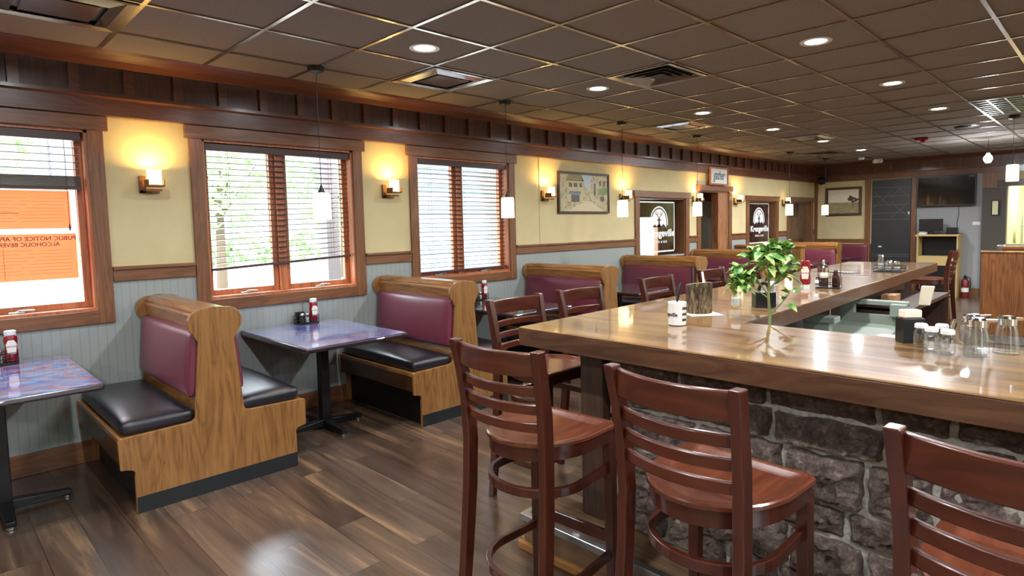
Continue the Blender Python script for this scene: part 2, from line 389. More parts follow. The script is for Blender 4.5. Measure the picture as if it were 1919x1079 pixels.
def thing(name, label, cat, loc=(0, 0, 0), group=None, rotz=0):
    o = bpy.data.objects.new(name, None); C.objects.link(o); o.location = loc; o.rotation_euler = (0, 0, rotz); o.empty_display_size = .1
    o['label'] = label; o['category'] = cat
    if group: o['group'] = group
    return o
def tag(o, label, cat, group=None):
    o['label'] = label; o['category'] = cat
    if group: o['group'] = group
    return o
def struct(name, mb, mat, parent=None, bevel=0):
    o = link(name, mb, mat, parent, bevel)
    if parent is None: o['kind'] = 'structure'
    return o
def sempty(name, loc=(0, 0, 0)):
    o = bpy.data.objects.new(name, None); C.objects.link(o); o.location = loc; o['kind'] = 'structure'; return o
def solo(name, mb, mat, label, cat, group=None, bevel=0):     # one-mesh thing; origin at its base
    xs = [v[0] for v in mb.v]; ys = [v[1] for v in mb.v]; zs = [v[2] for v in mb.v]
    l = Vector(((min(xs)+max(xs))/2, (min(ys)+max(ys))/2, min(zs))); mb.shift(-l)
    o = link(name, mb, mat, None, bevel); o.location = l; return tag(o, label, cat, group)
def dup(root, loc, label, rotz=0, group=None):
    r = root.copy(); C.objects.link(r); r.location = loc; r.rotation_euler = (0, 0, rotz); r['label'] = label
    if group: r['group'] = group
    for ch in list(root.children):
        c = ch.copy(); C.objects.link(c); c.parent = r
        for g in ch.children:
            d = g.copy(); C.objects.link(d); d.parent = c
    return r
def text_mb(body, size, align='CENTER', sx=1, shear=0, ext=.0008, bold=0, spacing=1, mirror=False):
    cu = bpy.data.curves.new('t', 'FONT'); cu.body = body; cu.size = size; cu.align_x = align; cu.align_y = 'CENTER'; cu.extrude = ext; cu.shear = shear; cu.offset = bold; cu.space_character = spacing; cu.resolution_u = 3
    o = bpy.data.objects.new('t', cu); C.objects.link(o); bpy.context.view_layer.update()
    me = bpy.data.meshes.new_from_object(o); mb = MB(); k = -1 if mirror else 1
    mb.add([(v.co.x*sx*k, v.co.y, v.co.z) for v in me.vertices], [tuple(p.vertices) for p in me.polygons])
    bpy.data.objects.remove(o); bpy.data.curves.remove(cu); bpy.data.meshes.remove(me); return mb
def to_wall_left(mb, x, y, z):   # text plane facing +x; reads towards +y when seen from the room
    mb.v = [(x+c, y+a, z+b) for a, b, c in mb.v]; return mb
# ------------------------------------------------------------------ large structure
floor_ = struct('floor', MB().box(WX-.15, RX+.1, BY-.1, FY+3.2, -.1, 0), 'floor')
ceil_ = struct('ceiling', MB().box(WX-.15, RX+.1, BY-.1, FY+.1, CZ, CZ+.1), 'tile')
g = MB()
x = GX0
while x < RX:
    g.box(x-.012, x+.012, BY, FY, CZ-.007, CZ-.0005); x += T
y = GY0-10*T
while y < FY:
    g.box(WX, RX, y-.012, y+.012, CZ-.0072, CZ-.0006); y += T
struct('ceiling_grid', g, 'tbar', ceil_)

DOORY = (9.08, 10.06)
OPEN = [(WIN[0][0], WIN[0][1], WZ0, WZ1), (WIN[1][0], WIN[1][1], WZ0, WZ1), (WIN[2][0], WIN[2][1], WZ0, WZ1),
        (7.33, 8.60, 1.04, 1.91), (DOORY[0], DOORY[1], 0, 2.05), (10.87, 12.08, 1.04, 1.91), (12.74, 13.95, 1.04, 1.92)]
def wall_strip(mb, z0, z1, xa, xb, ya, yb):
    cur = ya
    for a, b, c, d in OPEN:
        if a > cur: mb.box(xa, xb, cur, a, z0, z1)
        lo, hi = max(z0, c), min(z1, d)
        if lo < hi:
            if c > z0: mb.box(xa, xb, a, b, z0, c)
            if d < z1: mb.box(xa, xb, a, b, d, z1)
        else: mb.box(xa, xb, a, b, z0, z1)
        cur = b
    mb.box(xa, xb, cur, yb, z0, z1)
wl = struct('wall_left', (lambda m: (wall_strip(m, 1.26, CZ, WX-.15, WX, BY, FY), m)[1])(MB()), 'plaster')
struct('wainscot', (lambda m: (wall_strip(m, 0, 1.26, WX-.15, WX, BY, FY), m)[1])(MB()), 'bead', wl)
wf = struct('wall_far', MB().box(WX, -1.60, FY, FY+.12, 0, CZ).box(-1.60, RX, FY, FY+.12, 2.08, CZ).box(-1.60, RX, FY, FY+.12, 0, .98), 'plaster')
struct('grey_panel', MB().box(-3.06, -1.60, FY-.012, FY, 0, 2.36), 'grey', wf)
rw = MB()
cur = BY
for a, b in RWIN: rw.box(RX, RX+.15, cur, a, 0, CZ); rw.box(RX, RX+.15, a, b, 0, .8); rw.box(RX, RX+.15, a, b, 2.4, CZ); cur = b
rw.box(RX, RX+.15, cur, FY, 0, CZ)
struct('wall_right', rw, 'plaster')
struct('wall_back', MB().box(WX-.15, RX+.15, BY-.15, BY, 0, CZ), 'plaster')
# frames of the unseen right wall windows, added to bring in daylight
def added_window(name, axis, p, a, b, z0, z1):
    e = sempty(name, (p if axis == 0 else (a+b)/2, (a+b)/2 if axis == 0 else p, z0))
    m = MB(); n = 3
    for k in range(n+1):
        c = a+(b-a)*k/n
        if axis == 0: m.box(p, p+.08, c-.03, c+.03, z0, z1)
        else: m.box(c-.03, c+.03, p-.08, p, z0, z1)
    for zz in (z0+.03, z1-.03):
        if axis == 0: m.box(p, p+.08, a, b, zz-.03, zz+.03)
        else: m.box(a, b, p-.08, p, zz-.03, zz+.03)
    link('window_frame', m, 'sash', e)
added_window('window_8', 0, RX+.02, RWIN[0][0], RWIN[0][1], .8, 2.4)
added_window('window_9', 0, RX+.02, RWIN[1][0], RWIN[1][1], .8, 2.4)

# baseboards, chair rail
def rail_segments(mb, fn, ya, yb, gaps):
    cur = ya
    for a, b in gaps:
        if a > cur: fn(mb, cur, a)
        cur = b
    fn(mb, cur, yb); return mb
caswid = [(a-.095, b+.095) for a, b in WIN]+[(7.215, 8.715), (8.97, 10.16), (10.75, 12.2), (12.62, 14.07)]
struct('baseboard_left', rail_segments(MB(), lambda m, a, b: m.box(WX, WX+.018, a, b, 0, .145), BY, FY, [(8.97, 10.16)]), 'trim', bevel=.003)
def rail(m, a, b):
    m.box(WX, WX+.02, a, b, 1.215, 1.30); m.box(WX, WX+.038, a, b, 1.295, 1.318)
struct('trim_1', rail_segments(MB(), rail, BY, FY, caswid), 'trim', bevel=.003)
# crown, frieze and battens along the left wall
crown = struct('trim_2', MB().prism([(-4.95, 2.655), (-4.90, 2.655), (-4.80, 2.675), (-4.72, 2.705), (-4.70, CZ-.001), (-5.037, CZ-.001), (-5.037, 2.655)], 1, BY, FY)
       .prism([(-5.037, 2.345), (-4.985, 2.345), (-4.98, 2.455), (-4.93, 2.462), (-4.93, 2.485), (-5.037, 2.485)], 1, BY, FY), 'crown')
struct('frieze_panel', MB().box(WX, -4.965, BY, FY, 2.485, 2.655), 'frieze', crown)
m = MB(); k = -14
while .48+.3035*k < FY-.3:
    yy = .48+.3035*k; m.box(-4.965, -4.935, yy, yy+.06, 2.485, 2.655); k += 1
struct('frieze_battens', m, 'crown', crown, bevel=.002)
YF = FY
crown2 = struct('trim_3', MB().prism([(YF-.09, 2.655), (YF-.14, 2.655), (YF-.24, 2.675), (YF-.32, 2.705), (YF-.34, CZ-.001), (YF, CZ-.001), (YF, 2.655)], 0, -5.0, RX)
       .prism([(YF, 2.345), (YF-.05, 2.345), (YF-.055, 2.455), (YF-.105, 2.462), (YF-.105, 2.485), (YF, 2.485)], 0, -5.0, RX), 'crown_x')
struct('frieze_panel', MB().box(-5, RX, YF-.072, YF, 2.485, 2.655), 'frieze', crown2)
m = MB(); k = 0
while -4.7+.29*k < RX: m.box(-4.7+.29*k, -4.64+.29*k, YF-.10, YF-.072, 2.485, 2.655); k += 1
struct('frieze_battens', m, 'crown_x', crown2)
struct('trim_4', MB().box(-5.037, -4.97, FY-.03, FY, 0, 2.35).box(-4.0, -3.90, FY-.04, FY, 0, 2.35).box(-3.14, -3.05, FY-.05, FY, 0, 2.35).box(-4.97, -4.0, FY-.035, FY, 1.03, 1.10).box(-1.985, -1.6, FY-.02, FY, 2.06, 2.35), 'trim_v')
struct('baseboard_far', MB().box(-3.05, -1.60, FY-.03, FY-.012, 0, .16), 'trim_x')
struct('trim_5', MB().box(-1.76, RX, FY-.06, FY+.02, 2.085, 2.20), 'walnut')

# ------------------------------------------------------------------ windows of the left wall
def casing(e, a, b, z0, z1, bottom=True, wid=.09):
    t = .022; X0, X1 = WX, WX+t
    m = MB().box(X0, X1, a-wid, a, z0-(wid if bottom else 0), z1).box(X0, X1, b, b+wid, z0-(wid if bottom else 0), z1)
    link('side_casing', m, 'trim_v', e, .003)
    link('head_casing', MB().box(X0, X1+.01, a-wid-.028, b+wid+.028, z1, z1+.095), 'trim', e, .003)
    if bottom: link('bottom_casing', MB().box(X0, X1, a, b, z0-wid, z0), 'trim', e, .003)
def blind(label, y0, y1, ztop, zbl, zbr, n, tilt, stack=None, group='wooden slat blinds'):
    t = thing('window_blind', label, 'window blind', (WX-.045, (y0+y1)/2, zbl), group)
    xc = WX-.045
    link('headrail', MB().box(xc-.03, xc+.035, y0, y1, ztop-.0, ztop+.055), 'slat', t, .002)
    s = MB()
    def slat(za, zb, w=.046, th=.005, tl=tilt):
        dx, dz = w/2*cos(tl), w/2*sin(tl)
        lo = [(xc-dx, y0+.01, za-dz-th), (xc+dx, y0+.01, za+dz-th), (xc+dx, y1-.01, zb+dz-th), (xc-dx, y1-.01, zb-dz-th)]
        s.hexa(lo, [(p[0], p[1], p[2]+th) for p in lo])
    zl, zr = (stack[1], stack[1]) if stack else (zbl, zbr)
    for k in range(1, n+1):
        f = k/(n+1); slat(ztop+(zl-ztop)*f, ztop+(zr-ztop)*f)
    link('slats', s, 'slat', t)
    if stack:
        s2 = MB(); z = stack[0]+.02
        while z < stack[1]: s2.box(xc-.023, xc+.023, y0+.01, y1-.01, z, z+.0055); z += .0072
        link('slat_stack', s2, 'slat', t)
        link('bottom_rail', MB().box(xc-.026, xc+.026, y0+.008, y1-.008, stack[0], stack[0]+.02), 'slat', t, .002)
    else:
        lo = [(xc-.026, y0+.008, zbl-.01), (xc+.026, y0+.008, zbl-.01), (xc+.026, y1-.008, zbr-.01), (xc-.026, y1-.008, zbr-.01)]
        link('bottom_rail', MB().hexa(lo, [(p[0], p[1], p[2]+.02) for p in lo]), 'slat', t, .002)
    c = MB()
    for f in (.14, .5, .86):
        yy = y0+(y1-y0)*f; zz = zl+(zr-zl)*f
        for dx in (-.024, .024): c.box(xc+dx-.0008, xc+dx+.0008, yy-.0012, yy+.0012, zz, ztop)
    link('ladder_cords', c, 'slat', t)
    link('pull_cord', MB().sweep([(xc+.03, y1-.09, ztop), (xc+.032, y1-.09, ztop-.55)], .004, n=6).lathe([(.001, ztop-.6), (.007, ztop-.58), (.003, ztop-.55)], (xc+.032, y1-.09, 0), 8), 'slat', t)
def left_window(idx, a, b, mull, cranks):
    e = sempty('window_%d' % idx, (WX, (a+b)/2, WZ0))
    casing(e, a, b, WZ0, WZ1)
    xo, xi = WX-.15, WX
    link('jamb', MB().box(xo, xi+.001, a, a+.018, WZ0, WZ1).box(xo, xi+.001, b-.018, b, WZ0, WZ1).box(xo, xi+.001, a, b, WZ1-.018, WZ1), 'sash', e)
    link('sill', MB().box(xo, xi+.004, a, b, WZ0-.002, WZ0+.02), 'sash', e, .002)
    bays = [(a+.018, b-.018)] if mull is None else [(a+.018, mull-.03), (mull+.03, b-.018)]
    if mull: link('mullion', MB().box(xo+.01, xi-.06, mull-.03, mull+.03, WZ0+.02, WZ1-.018), 'sash', e, .003)
    for p, q in bays:
        z0, z1 = WZ0+.02, WZ1-.018; x0, x1 = xo+.02, xo+.06; w = .042
        sh = link('sash', MB().box(x0, x1, p, p+w, z0, z1).box(x0, x1, q-w, q, z0, z1).box(x0, x1, p+w, q-w, z0, z0+w).box(x0, x1, p+w, q-w, z1-w, z1), 'sash', e, .003)
        link('pane', MB().add([(x0+.02, p+w, z0+w), (x0+.02, q-w, z0+w), (x0+.02, q-w, z1-w), (x0+.02, p+w, z1-w)], [(0, 1, 2, 3)]), 'pane', sh)
    for cy in cranks:
        link('crank_handle', MB().box(xi-.075, xi-.045, cy-.04, cy+.04, WZ0+.02, WZ0+.032).sweep([(xi-.06, cy, WZ0+.03), (xi-.045, cy+.02, WZ0+.04), (xi-.045, cy+.09, WZ0+.036)], .016, .01), 'steel', e, .002)
left_window(1, WIN[0][0], WIN[0][1], None, [.45])
left_window(2, WIN[1][0], WIN[1][1], 2.19, [1.87, 2.50])
left_window(3, WIN[2][0], WIN[2][1], 4.10, [3.8, 4.42])
blind('raised dark slat blind bunched above the orange notices in the window at the left edge', WIN[0][0]+.025, .842, 2.17, 1.93, 1.93, 4, .05, (1.845, 1.932))
blind('dark slat blind over the window behind the nearest hanging lamp, its bottom rail sloping', WIN[1][0]+.025, 2.80, 2.165, 1.25, 1.305, 19, .14)
blind('fully lowered dark slat blind over the window beside the framed street painting', WIN[2][0]+.025, 4.735, 2.17, 1.085, 1.085, 23, .22)

# orange notices fixed to the window at the left edge
def notice(label, z0, z1, y1, text):
    x = WX-.106
    t = thing('public_notice', label, 'notice', (x, y1-.3, z0), 'orange notices in the window')
    link('sheet', MB().box(x, x+.0006, y1-.78, y1, z0, z1), 'poster', t)
    ln = MB(); z = z1-.11 if text else z1-.05
    random.seed(3)
    while z > z0+.03:
        c = y1-.03
        while c > y1-.72:
            l = random.uniform(.12, .3); ln.box(x+.0006, x+.0009, max(c-l, y1-.74), c, z, z+.0022); c -= l+.03
        z -= .022
    ln.box(x+.0006, x+.0009, y1-.383, y1-.380, z0+.01, z1-.09)
    link('fine_print', ln, 'amber', t)
    if text:
        for s_, sz, zz in (('PUBLIC NOTICE OF APPLICATION', .038, z1-.032), ('ALCOHOLIC BEVERAGES', .036, z1-.07)):
            m = text_mb(s_, sz, mirror=True, ext=.0002, bold=.0006); to_wall_left(m, x+.001, y1-.29, zz)
            link('lettering', m, 'text_dark', t)
    else: link('underline', MB().box(x+.0006, x+.0012, y1-.39, y1-.27, z1-.15, z1-.146), 'text_dark', t)
notice('orange notice sheet with fine print, upper of the two in the left window', 1.59, 1.84, .775, False)
notice('orange notice sheet with mirrored heading, lower of the two in the left window', 1.25, 1.555, .795, True)

# interior windows and doorway to the entry porch
def porch_window(idx, a, b, z0, z1, decal):
    e = sempty('window_%d' % idx, (WX, (a+b)/2, z0))
    casing(e, a, b, z0, z1, True, .11)
    link('jamb', MB().box(WX-.15, WX+.001, a, a+.02, z0, z1).box(WX-.15, WX+.001, b-.02, b, z0, z1).box(WX-.15, WX+.001, a, b, z1-.02, z1).box(WX-.15, WX+.001, a, b, z0, z0+.02), 'trim_v', e)
    link('pane', MB().add([(WX-.07, a+.02, z0+.02), (WX-.07, b-.02, z0+.02), (WX-.07, b-.02, z1-.02), (WX-.07, a+.02, z1-.02)], [(0, 1, 2, 3)]), 'pane', e)
    if decal:
        y0, y1, za, zb, cy = decal; x = WX-.066
        t = thing('window_decal', {4: 'white vinyl logo decal with stag arch on the glass nearest the street painting', 5: 'white vinyl logo decal on the darker glass beyond the pine doorway'}[idx], 'window decal', (x, (y0+y1)/2, za), 'logo decals on the porch windows')
        w = .022
        link('border', MB().box(x, x+.001, y0, y1, za, za+w).box(x, x+.001, y0, y1, zb-w, zb).box(x, x+.001, y0, y0+w, za, zb).box(x, x+.001, y1-w, y1, za, zb), 'text_white', t)
        sy = (y1-y0)/1.02; R = .205*sy; ac = 1.545
        def arch(r, zz0): return [(cy-r, zz0)]+[(cy-r*cos(pi*i/16), ac+r*.98*sin(pi*i/16)) for i in range(17)]+[(cy+r, zz0)]
        m = MB(); o_, i_ = arch(R+.045, 1.50), arch(R+.02, 1.50)
        n = len(o_); m.add([(x+.001, p[0], p[1]) for p in o_]+[(x+.001, p[0], p[1]) for p in i_], [(k, k+1, n+k+1, n+k) for k in range(n-1)])
        a_ = arch(R, 1.47); m.add([(x+.001, p[0], p[1]) for p in a_], [tuple(range(len(a_)))])
        link('arch', m, 'text_white', t)
        m = MB()   # stag with antlers
        def tri(*p): m.add([(x+.002, cy+q[0]*sy, 1.545+q[1]) for q in p], [tuple(range(len(p)))])
        tri((-.03, -.07), (.03, -.07), (.018, .0), (.028, .05), (0, .07), (-.028, .05), (-.018, 0))
        for s_ in (-1, 1):
            tri((s_*.01, .06), (s_*.05, .10), (s_*.045, .16), (s_*.035, .16), (s_*.038, .105), (0, .07)); tri((s_*.04, .10), (s_*.09, .12), (s_*.095, .17), (s_*.085, .165), (s_*.08, .13), (s_*.04, .11))
            tri((s_*.03, .02), (s_*.06, .035), (s_*.05, .045), (s_*.026, .04))
        tri((-.19, -.075), (-.12, -.03), (-.07, -.06), (0, -.02), (.06, -.06), (.12, -.025), (.19, -.075))
        link('stag', m, 'text_dark', t)
        m = text_mb('Kresgeville', .15, sx=1, ext=.0004, bold=.005); q_ = .80*sy/(max(v[0] for v in m.v)-min(v[0] for v in m.v)); m.v = [(v[0]*q_, v[1], v[2]) for v in m.v]; to_wall_left(m, x+.001, cy+.04, 1.375)
        link('shop_name', m, 'text_white', t)
        m = text_mb('DINER & BAR', .05, ext=.0004, bold=.002, spacing=1.5, sx=.9*sy); to_wall_left(m, x+.001, cy+.03, 1.245)
        link('tagline', m, 'text_white', t)
porch_window(4, 7.33, 8.60, 1.0, 1.91, (7.385, 8.40, 1.09, 1.86, 7.96))
porch_window(5, 10.87, 12.08, 1.0, 1.91, (10.89, 11.91, 1.10, 1.875, 11.46))
porch_window(6, 12.74, 13.95, 1.0, 1.92, None)
e = sempty('door_1', (WX, 9.57, 0))
casing(e, DOORY[0], DOORY[1], 0, 2.05, False, .11)
link('jamb', MB().box(WX-.15, WX+.001, 9.08, 9.10, 0, 2.05).box(WX-.15, WX+.001, 9.08, 10.06, 2.03, 2.05), 'trim_v', e)
link('side_board', MB().box(WX-.14, WX-.01, 9.72, 10.06, 0, 2.03), 'knotty', e, .004)
# porch beyond
pw = MB().box(-7.6, -7.5, 6.9, 9.3, 0, 2.7).box(-7.6, -7.5, 9.3, 14.4, 0, .75).box(-7.6, -7.5, 9.3, 14.4, 1.66, 2.7)
for a, b in ((9.3, 10.2), (11.65, 13.3)): pw.box(-7.6, -7.5, a, b, .75, 2.05)
pw.box(-7.5, -5.187, 6.85, 6.95, 0, 2.7).box(-7.5, -5.187, 14.2, 14.3, 0, 2.7)
struct('wall_porch', pw, 'knotty')
struct('floor_porch', MB().box(-7.6, -5.187, 6.85, 14.3, -.1, 0), 'floor')
struct('ceiling_porch', MB().box(-7.6, -5.187, 6.85, 14.3, 2.6, 2.7), 'trim')
m = MB()
for k in range(20): m.box(-7.49, -7.485, 13.17+k*.055, 13.2+k*.055, .78, 2.02)
solo('porch_curtain', m.box(-7.497, -7.49, 13.15, 14.15, .76, 2.04), 'whitep', 'white curtain hanging in the porch window behind the pine doorway', 'curtain')
solo('wall_lantern', MB().box(-5.9, -5.78, 7.0, 7.1, 1.75, 1.9), 'whitep', 'small white box lantern in the porch behind the stag logo glass', 'lantern', bevel=.01) if False else None

# far wall: doors and kitchen
e = sempty('door_2', (-1.79, FY, 0))
link('leaf', MB().box(-1.975, -1.61, FY-.07, FY-.03, .0, 2.06), 'darkwall', e, .004)
lf = e.children[0]; link('vision_frame', MB().box(-1.83, -1.69, FY-.08, FY-.07, 1.54, 1.83), 'black', lf)
link('vision_pane', MB().box(-1.815, -1.73, FY-.083, FY-.08, 1.56, 1.81), 'kitchen', lf)
kit = MB().box(-1.7, 3.2, FY+2.6, FY+2.7, 0, 2.7).box(-1.75, -1.65, FY+.12, FY+2.7, 0, 2.7).box(3.2, 3.3, FY+.12, FY+2.7, 0, 2.7).box(-1.7, 3.2, FY+.12, FY+2.7, 2.7, 2.8)
struct('wall_kitchen', kit, 'kitchen')
light('kitchen_light', 'AREA', (-.5, FY+1.4, 2.6), 120, (1, 1, .82), 1.6, .8)
t = thing('kitchen_shelving', 'steel kitchen shelf rack with pots seen through the far opening', 'shelf', (-1.1, FY+1.6, 0))
for zz in (.95, 1.3): link('shelf', MB().box(-1.55, -.2, FY+1.4, FY+1.8, zz, zz+.03), 'steel', t)
for xx in (-1.53, -.25): link('leg', MB().box(xx, xx+.03, FY+1.42, FY+1.45, 0, 1.75), 'steel', t)
for i, (xx, r, h) in enumerate(((-1.35, .09, .14), (-1.05, .12, .2), (-.7, .1, .12))):
    solo('stock_pot', MB().lathe([(r, .98), (r, .98+h), (r*.96, .98+h), (r*.95, .99), (0, .99)], (xx, FY+1.6, 0), 20), 'steel' if i != 1 else 'black', ['small steel pot at the left on the kitchen shelf', 'tall black pot in the middle of the kitchen shelf', 'low steel pot at the right on the kitchen shelf'][i], 'pot', 'pots on the kitchen shelf')
solo('pass_counter', MB().box(-1.6, 1.5, FY-.02, FY+.3, .98, 1.01), 'steel', 'steel ledge along the bottom of the kitchen opening', 'counter')
# ------------------------------------------------------------------ booths
BX0, BX1 = -5.028, -3.863
def arc(cx, cz, r, a0, a1, n=8): return [(cx+r*cos(a0+(a1-a0)*i/n), cz+r*sin(a0+(a1-a0)*i/n)) for i in range(n+1)]
def booth_profile():
    h = [(0.455, 0.0), (0.455, .215)]+arc(.480, .225, .028, pi*.98, pi*.55, 4)+[(.52, .262), (.524, .40)]+arc(.505, .417, .02, 0, pi/2, 4)
    h += [(.175, .445)]+arc(.165, .475, .028, -pi/2, -pi*.97, 4)+[(.118, .70), (.100, .90)]+arc(.066, 1.012, .086, -.8, pi*.52, 9)+[(0, 1.105)]
    return h
def booth(label, loc):
    t = thing('booth_bench', label, 'booth', loc, 'oak double booths along the window wall')
    half = booth_profile(); poly = half+[(-y, z) for y, z in half[::-1][1:]]
    for xa, xb in ((-.022, 0), (BX0-BX1, BX0-BX1+.02)): link('side_panel', MB().prism(poly, 0, xa, xb), 'oak', t, .003, world=False)
    L0, L1 = BX0-BX1+.02, -.022
    link('kick_strip', MB().box(0, .004, -.452, .452, 0, .092), 'kick', t, world=False)
    back = [(-.11, .44), (.11, .44), (.072, .97), (-.072, .97)]
    link('back_board', MB().prism(back, 0, L0, L1), 'oak_x', t, world=False)
    cap = [(-.085, .965), (.085, .965), (.098, 1.045), (.088, 1.055), (.088, 1.075), (.055, 1.100), (-.055, 1.100), (-.088, 1.075), (-.088, 1.055), (-.098, 1.045)]
    link('top_cap', MB().prism(cap, 0, L0, L1), 'oak_x', t, .003, world=False)
    for s_ in (-1, 1):
        link('seat_board', MB().box(L0, L1, s_*.10, s_*.517, .40, .432), 'oak_x', t, .003, world=False)
        link('seat_apron', MB().box(L0, L1, s_*.50, s_*.517, .285, .40), 'oak_dark', t, world=False)
        link('seat_riser', MB().box(L0, L1, s_*.40, s_*.42, 0, .40), 'black', t, world=False)
        link('seat_cushion', MB().rbox(L0+.01, L1-.004, s_*.125, s_*.50, .432, .515, .034, 10, (0, 0, .036)), 'black_vinyl', t, world=False)
        pad = MB().rbox(L0+.012, L1-.008, -.032, .032, .575, .968, .028, 10, (0, .014, 0))
        pad.v = [(x, s_*(y+.096+(.97-z)*.085), z) for x, y, z in pad.v]
        link('back_pad', pad, 'maroon', t, world=False)
    return t
BC = [1.236, 3.135, 5.10, 7.01, 8.90, 12.18]
b0 = booth('oak double booth nearest the camera, right of the window with orange notices', (BX1, BC[0], 0))
BL = ['second oak double booth from the camera, left end under the third window casing', 'oak double booth in front of the framed street painting', 'oak double booth right of the painting, below the first stag logo glass', 'oak double booth below the pine doorway and gather sign', 'far oak double booth behind the ribbed partition, in front of the end wall bench']
for c_, l_ in zip(BC[1:], BL): dup(b0, (BX1, c_, 0), l_)
# single benches at the far end
t = thing('booth_bench', 'single oak booth bench with a ribbed wood back facing the room', 'booth', (BX1, 10.40, 0))
link('back_panel', MB().prism([(-.10, 0), (-.08, 1.08), (.06, 1.08), (.10, .0)], 0, BX0-BX1, -.0), 'oak', t, .003, world=False)
m = MB()
for k in range(48): m.box(BX0-BX1+.012+k*.024, BX0-BX1+.024+k*.024, -.108, -.08, .1, 1.06)
link('back_ribs', m, 'oak', t, world=False)
link('top_cap', MB().box(BX0-BX1, .01, -.11, .09, 1.08, 1.115), 'oak_x', t, .006, world=False)
link('seat_base', MB().box(BX0-BX1+.0, -.02, .1, .45, 0, .43), 'oak', t, .003, world=False)
link('seat_cushion', MB().rbox(BX0-BX1+.01, -.03, .12, .44, .43, .52, .034, 8, (0, 0, .02)), 'black_vinyl', t, world=False)
link('back_pad', MB().rbox(BX0-BX1+.01, -.02, .08, .14, .58, .97, .028, 8), 'maroon', t, world=False)
t = thing('booth_bench', 'single maroon booth bench against the far wall below the landscape painting', 'booth', (BX1, FY-.2, 0))
link('back_panel', MB().box(BX0-BX1, 0, .02, .155, 0, 1.0), 'oak', t, .003, world=False)
link('back_pad', MB().rbox(BX0-BX1+.01, -.02, -.05, .03, .56, .99, .028, 8), 'maroon', t, world=False)
link('seat_base', MB().box(BX0-BX1, -.0, -.45, .02, 0, .43), 'oak', t, .003, world=False)
link('seat_cushion', MB().rbox(BX0-BX1+.01, -.01, -.44, -.05, .43, .52, .034, 8), 'black_vinyl', t, world=False)

# ------------------------------------------------------------------ booth tables
def table(label, c, art):
    t = thing('dining_table', label, 'table', (-4.45, c, 0), 'pedestal tables between the booths')
    link('table_top', MB().box(-.572, .585, -.40, .40, .722, .757), 'tedge', t, .012, 3, world=False)
    link('painted_surface', MB().box(-.562, .575, -.39, .39, .757, .7595), art, t, world=False)
    link('column', MB().box(-.035, .035, -.035, .035, .05, .70), 'black', t, .004, world=False)
    link('top_plate', MB().box(-.2, .2, -.2, .2, .70, .722), 'black', t, world=False)
    for a in (0, pi/2, pi, 3*pi/2):
        L = .30
        m = MB().hexa([(.02, -.04, .02), (L, -.025, .02), (L, .025, .02), (.02, .04, .02)], [(.02, -.035, .075), (L, -.02, .045), (L, .02, .045), (.02, .035, .075)]).turn(a)
        ft = link('foot', m, 'black', t, .005, world=False)
        m = MB().lathe([(.012, 0), (.02, .003), (.02, .012), (.01, .02)], (L-.02, 0, 0), 12).turn(a)
        link('glide', m, 'steel', ft, world=False)
    return t
TC = [.275, 2.18, 4.08, 6.02, 7.95, 9.855, 11.2, 13.1]
table('pedestal table with bright blue and orange painted top at the left edge', TC[0], 'art1')
table('pedestal table with glossy blue violet top between the two nearest booths', TC[1], 'art2')
tb = table('pedestal table with dark top under the window beside the street painting', TC[2], 'art3')
for c_, l_ in zip(TC[3:6], ['pedestal table with dark top between the third and fourth booths from the camera', 'pedestal table with dark top before the booth below the pine doorway', 'pedestal table with dark top beside the ribbed partition bench']): dup(tb, (-4.45, c_, 0), l_)
dup(tb, (-4.45, TC[6]+.05, 0), 'pedestal table with dark top hidden behind the ribbed partition bench')
dup(tb, (-4.45, 13.13, 0), 'pedestal table with dark top at the bench against the far wall')

# condiment caddies on the tables
def ketchup_parts(t, inv, lx, ly, lz, rot=0):
    prof = [(.018, 0), (.028, .003), (.03, .06), (.026, .09), (.031, .13), (.029, .16), (.015, .172), (0, .173)]
    f = lambda p, sx=1.0: [(r*sx, z) for r, z in p]
    m = MB().lathe(f(prof), (0, 0, 0), 20); m.v = [(x*.72, y*1.12, z) for x, y, z in m.v]
    if inv: m.v = [(x, y, .195-z) for x, y, z in m.v]
    m.turn(rot).shift((lx, ly, lz)); bo = link('bottle', m, 'ketchup', t, world=False)
    m = MB().lathe([(.026, 0), (.027, .026), (.02, .03), (0, .03)], (0, 0, 0), 18); m.v = [(x*.8, y*1.1, z) for x, y, z in m.v]
    if not inv: m.v = [(x, y, z+.165) for x, y, z in m.v]
    m.turn(rot).shift((lx, ly, lz)); link('cap', m, 'whitep', t, world=False)
    m = MB().prism([(-.02, .05), (.02, .05), (.026, .11), (.014, .135), (-.014, .135), (-.026, .11)], 0, .0222, .0235)
    m.v = [(x-.0, y, z+(.02 if inv else 0)) for x, y, z in m.v]; m.turn(rot).shift((lx, ly, lz)); link('label_patch', m, 'label', bo, world=False)
    m = text_mb('KETCHUP', .011, ext=.0001, bold=.0002); m.v = [(.0242, a, b+.095+(.015 if inv else 0)) for a, b, c in m.v]
    m.turn(rot).shift((lx, ly, lz)); link('lettering', m, 'text_dark', bo, world=False)
def shaker_lid(m, x, y, z, r): return m.lathe([(r, z), (r*1.02, z+.012), (r*.7, z+.022), (0, z+.024)], (x, y, 0), 14)
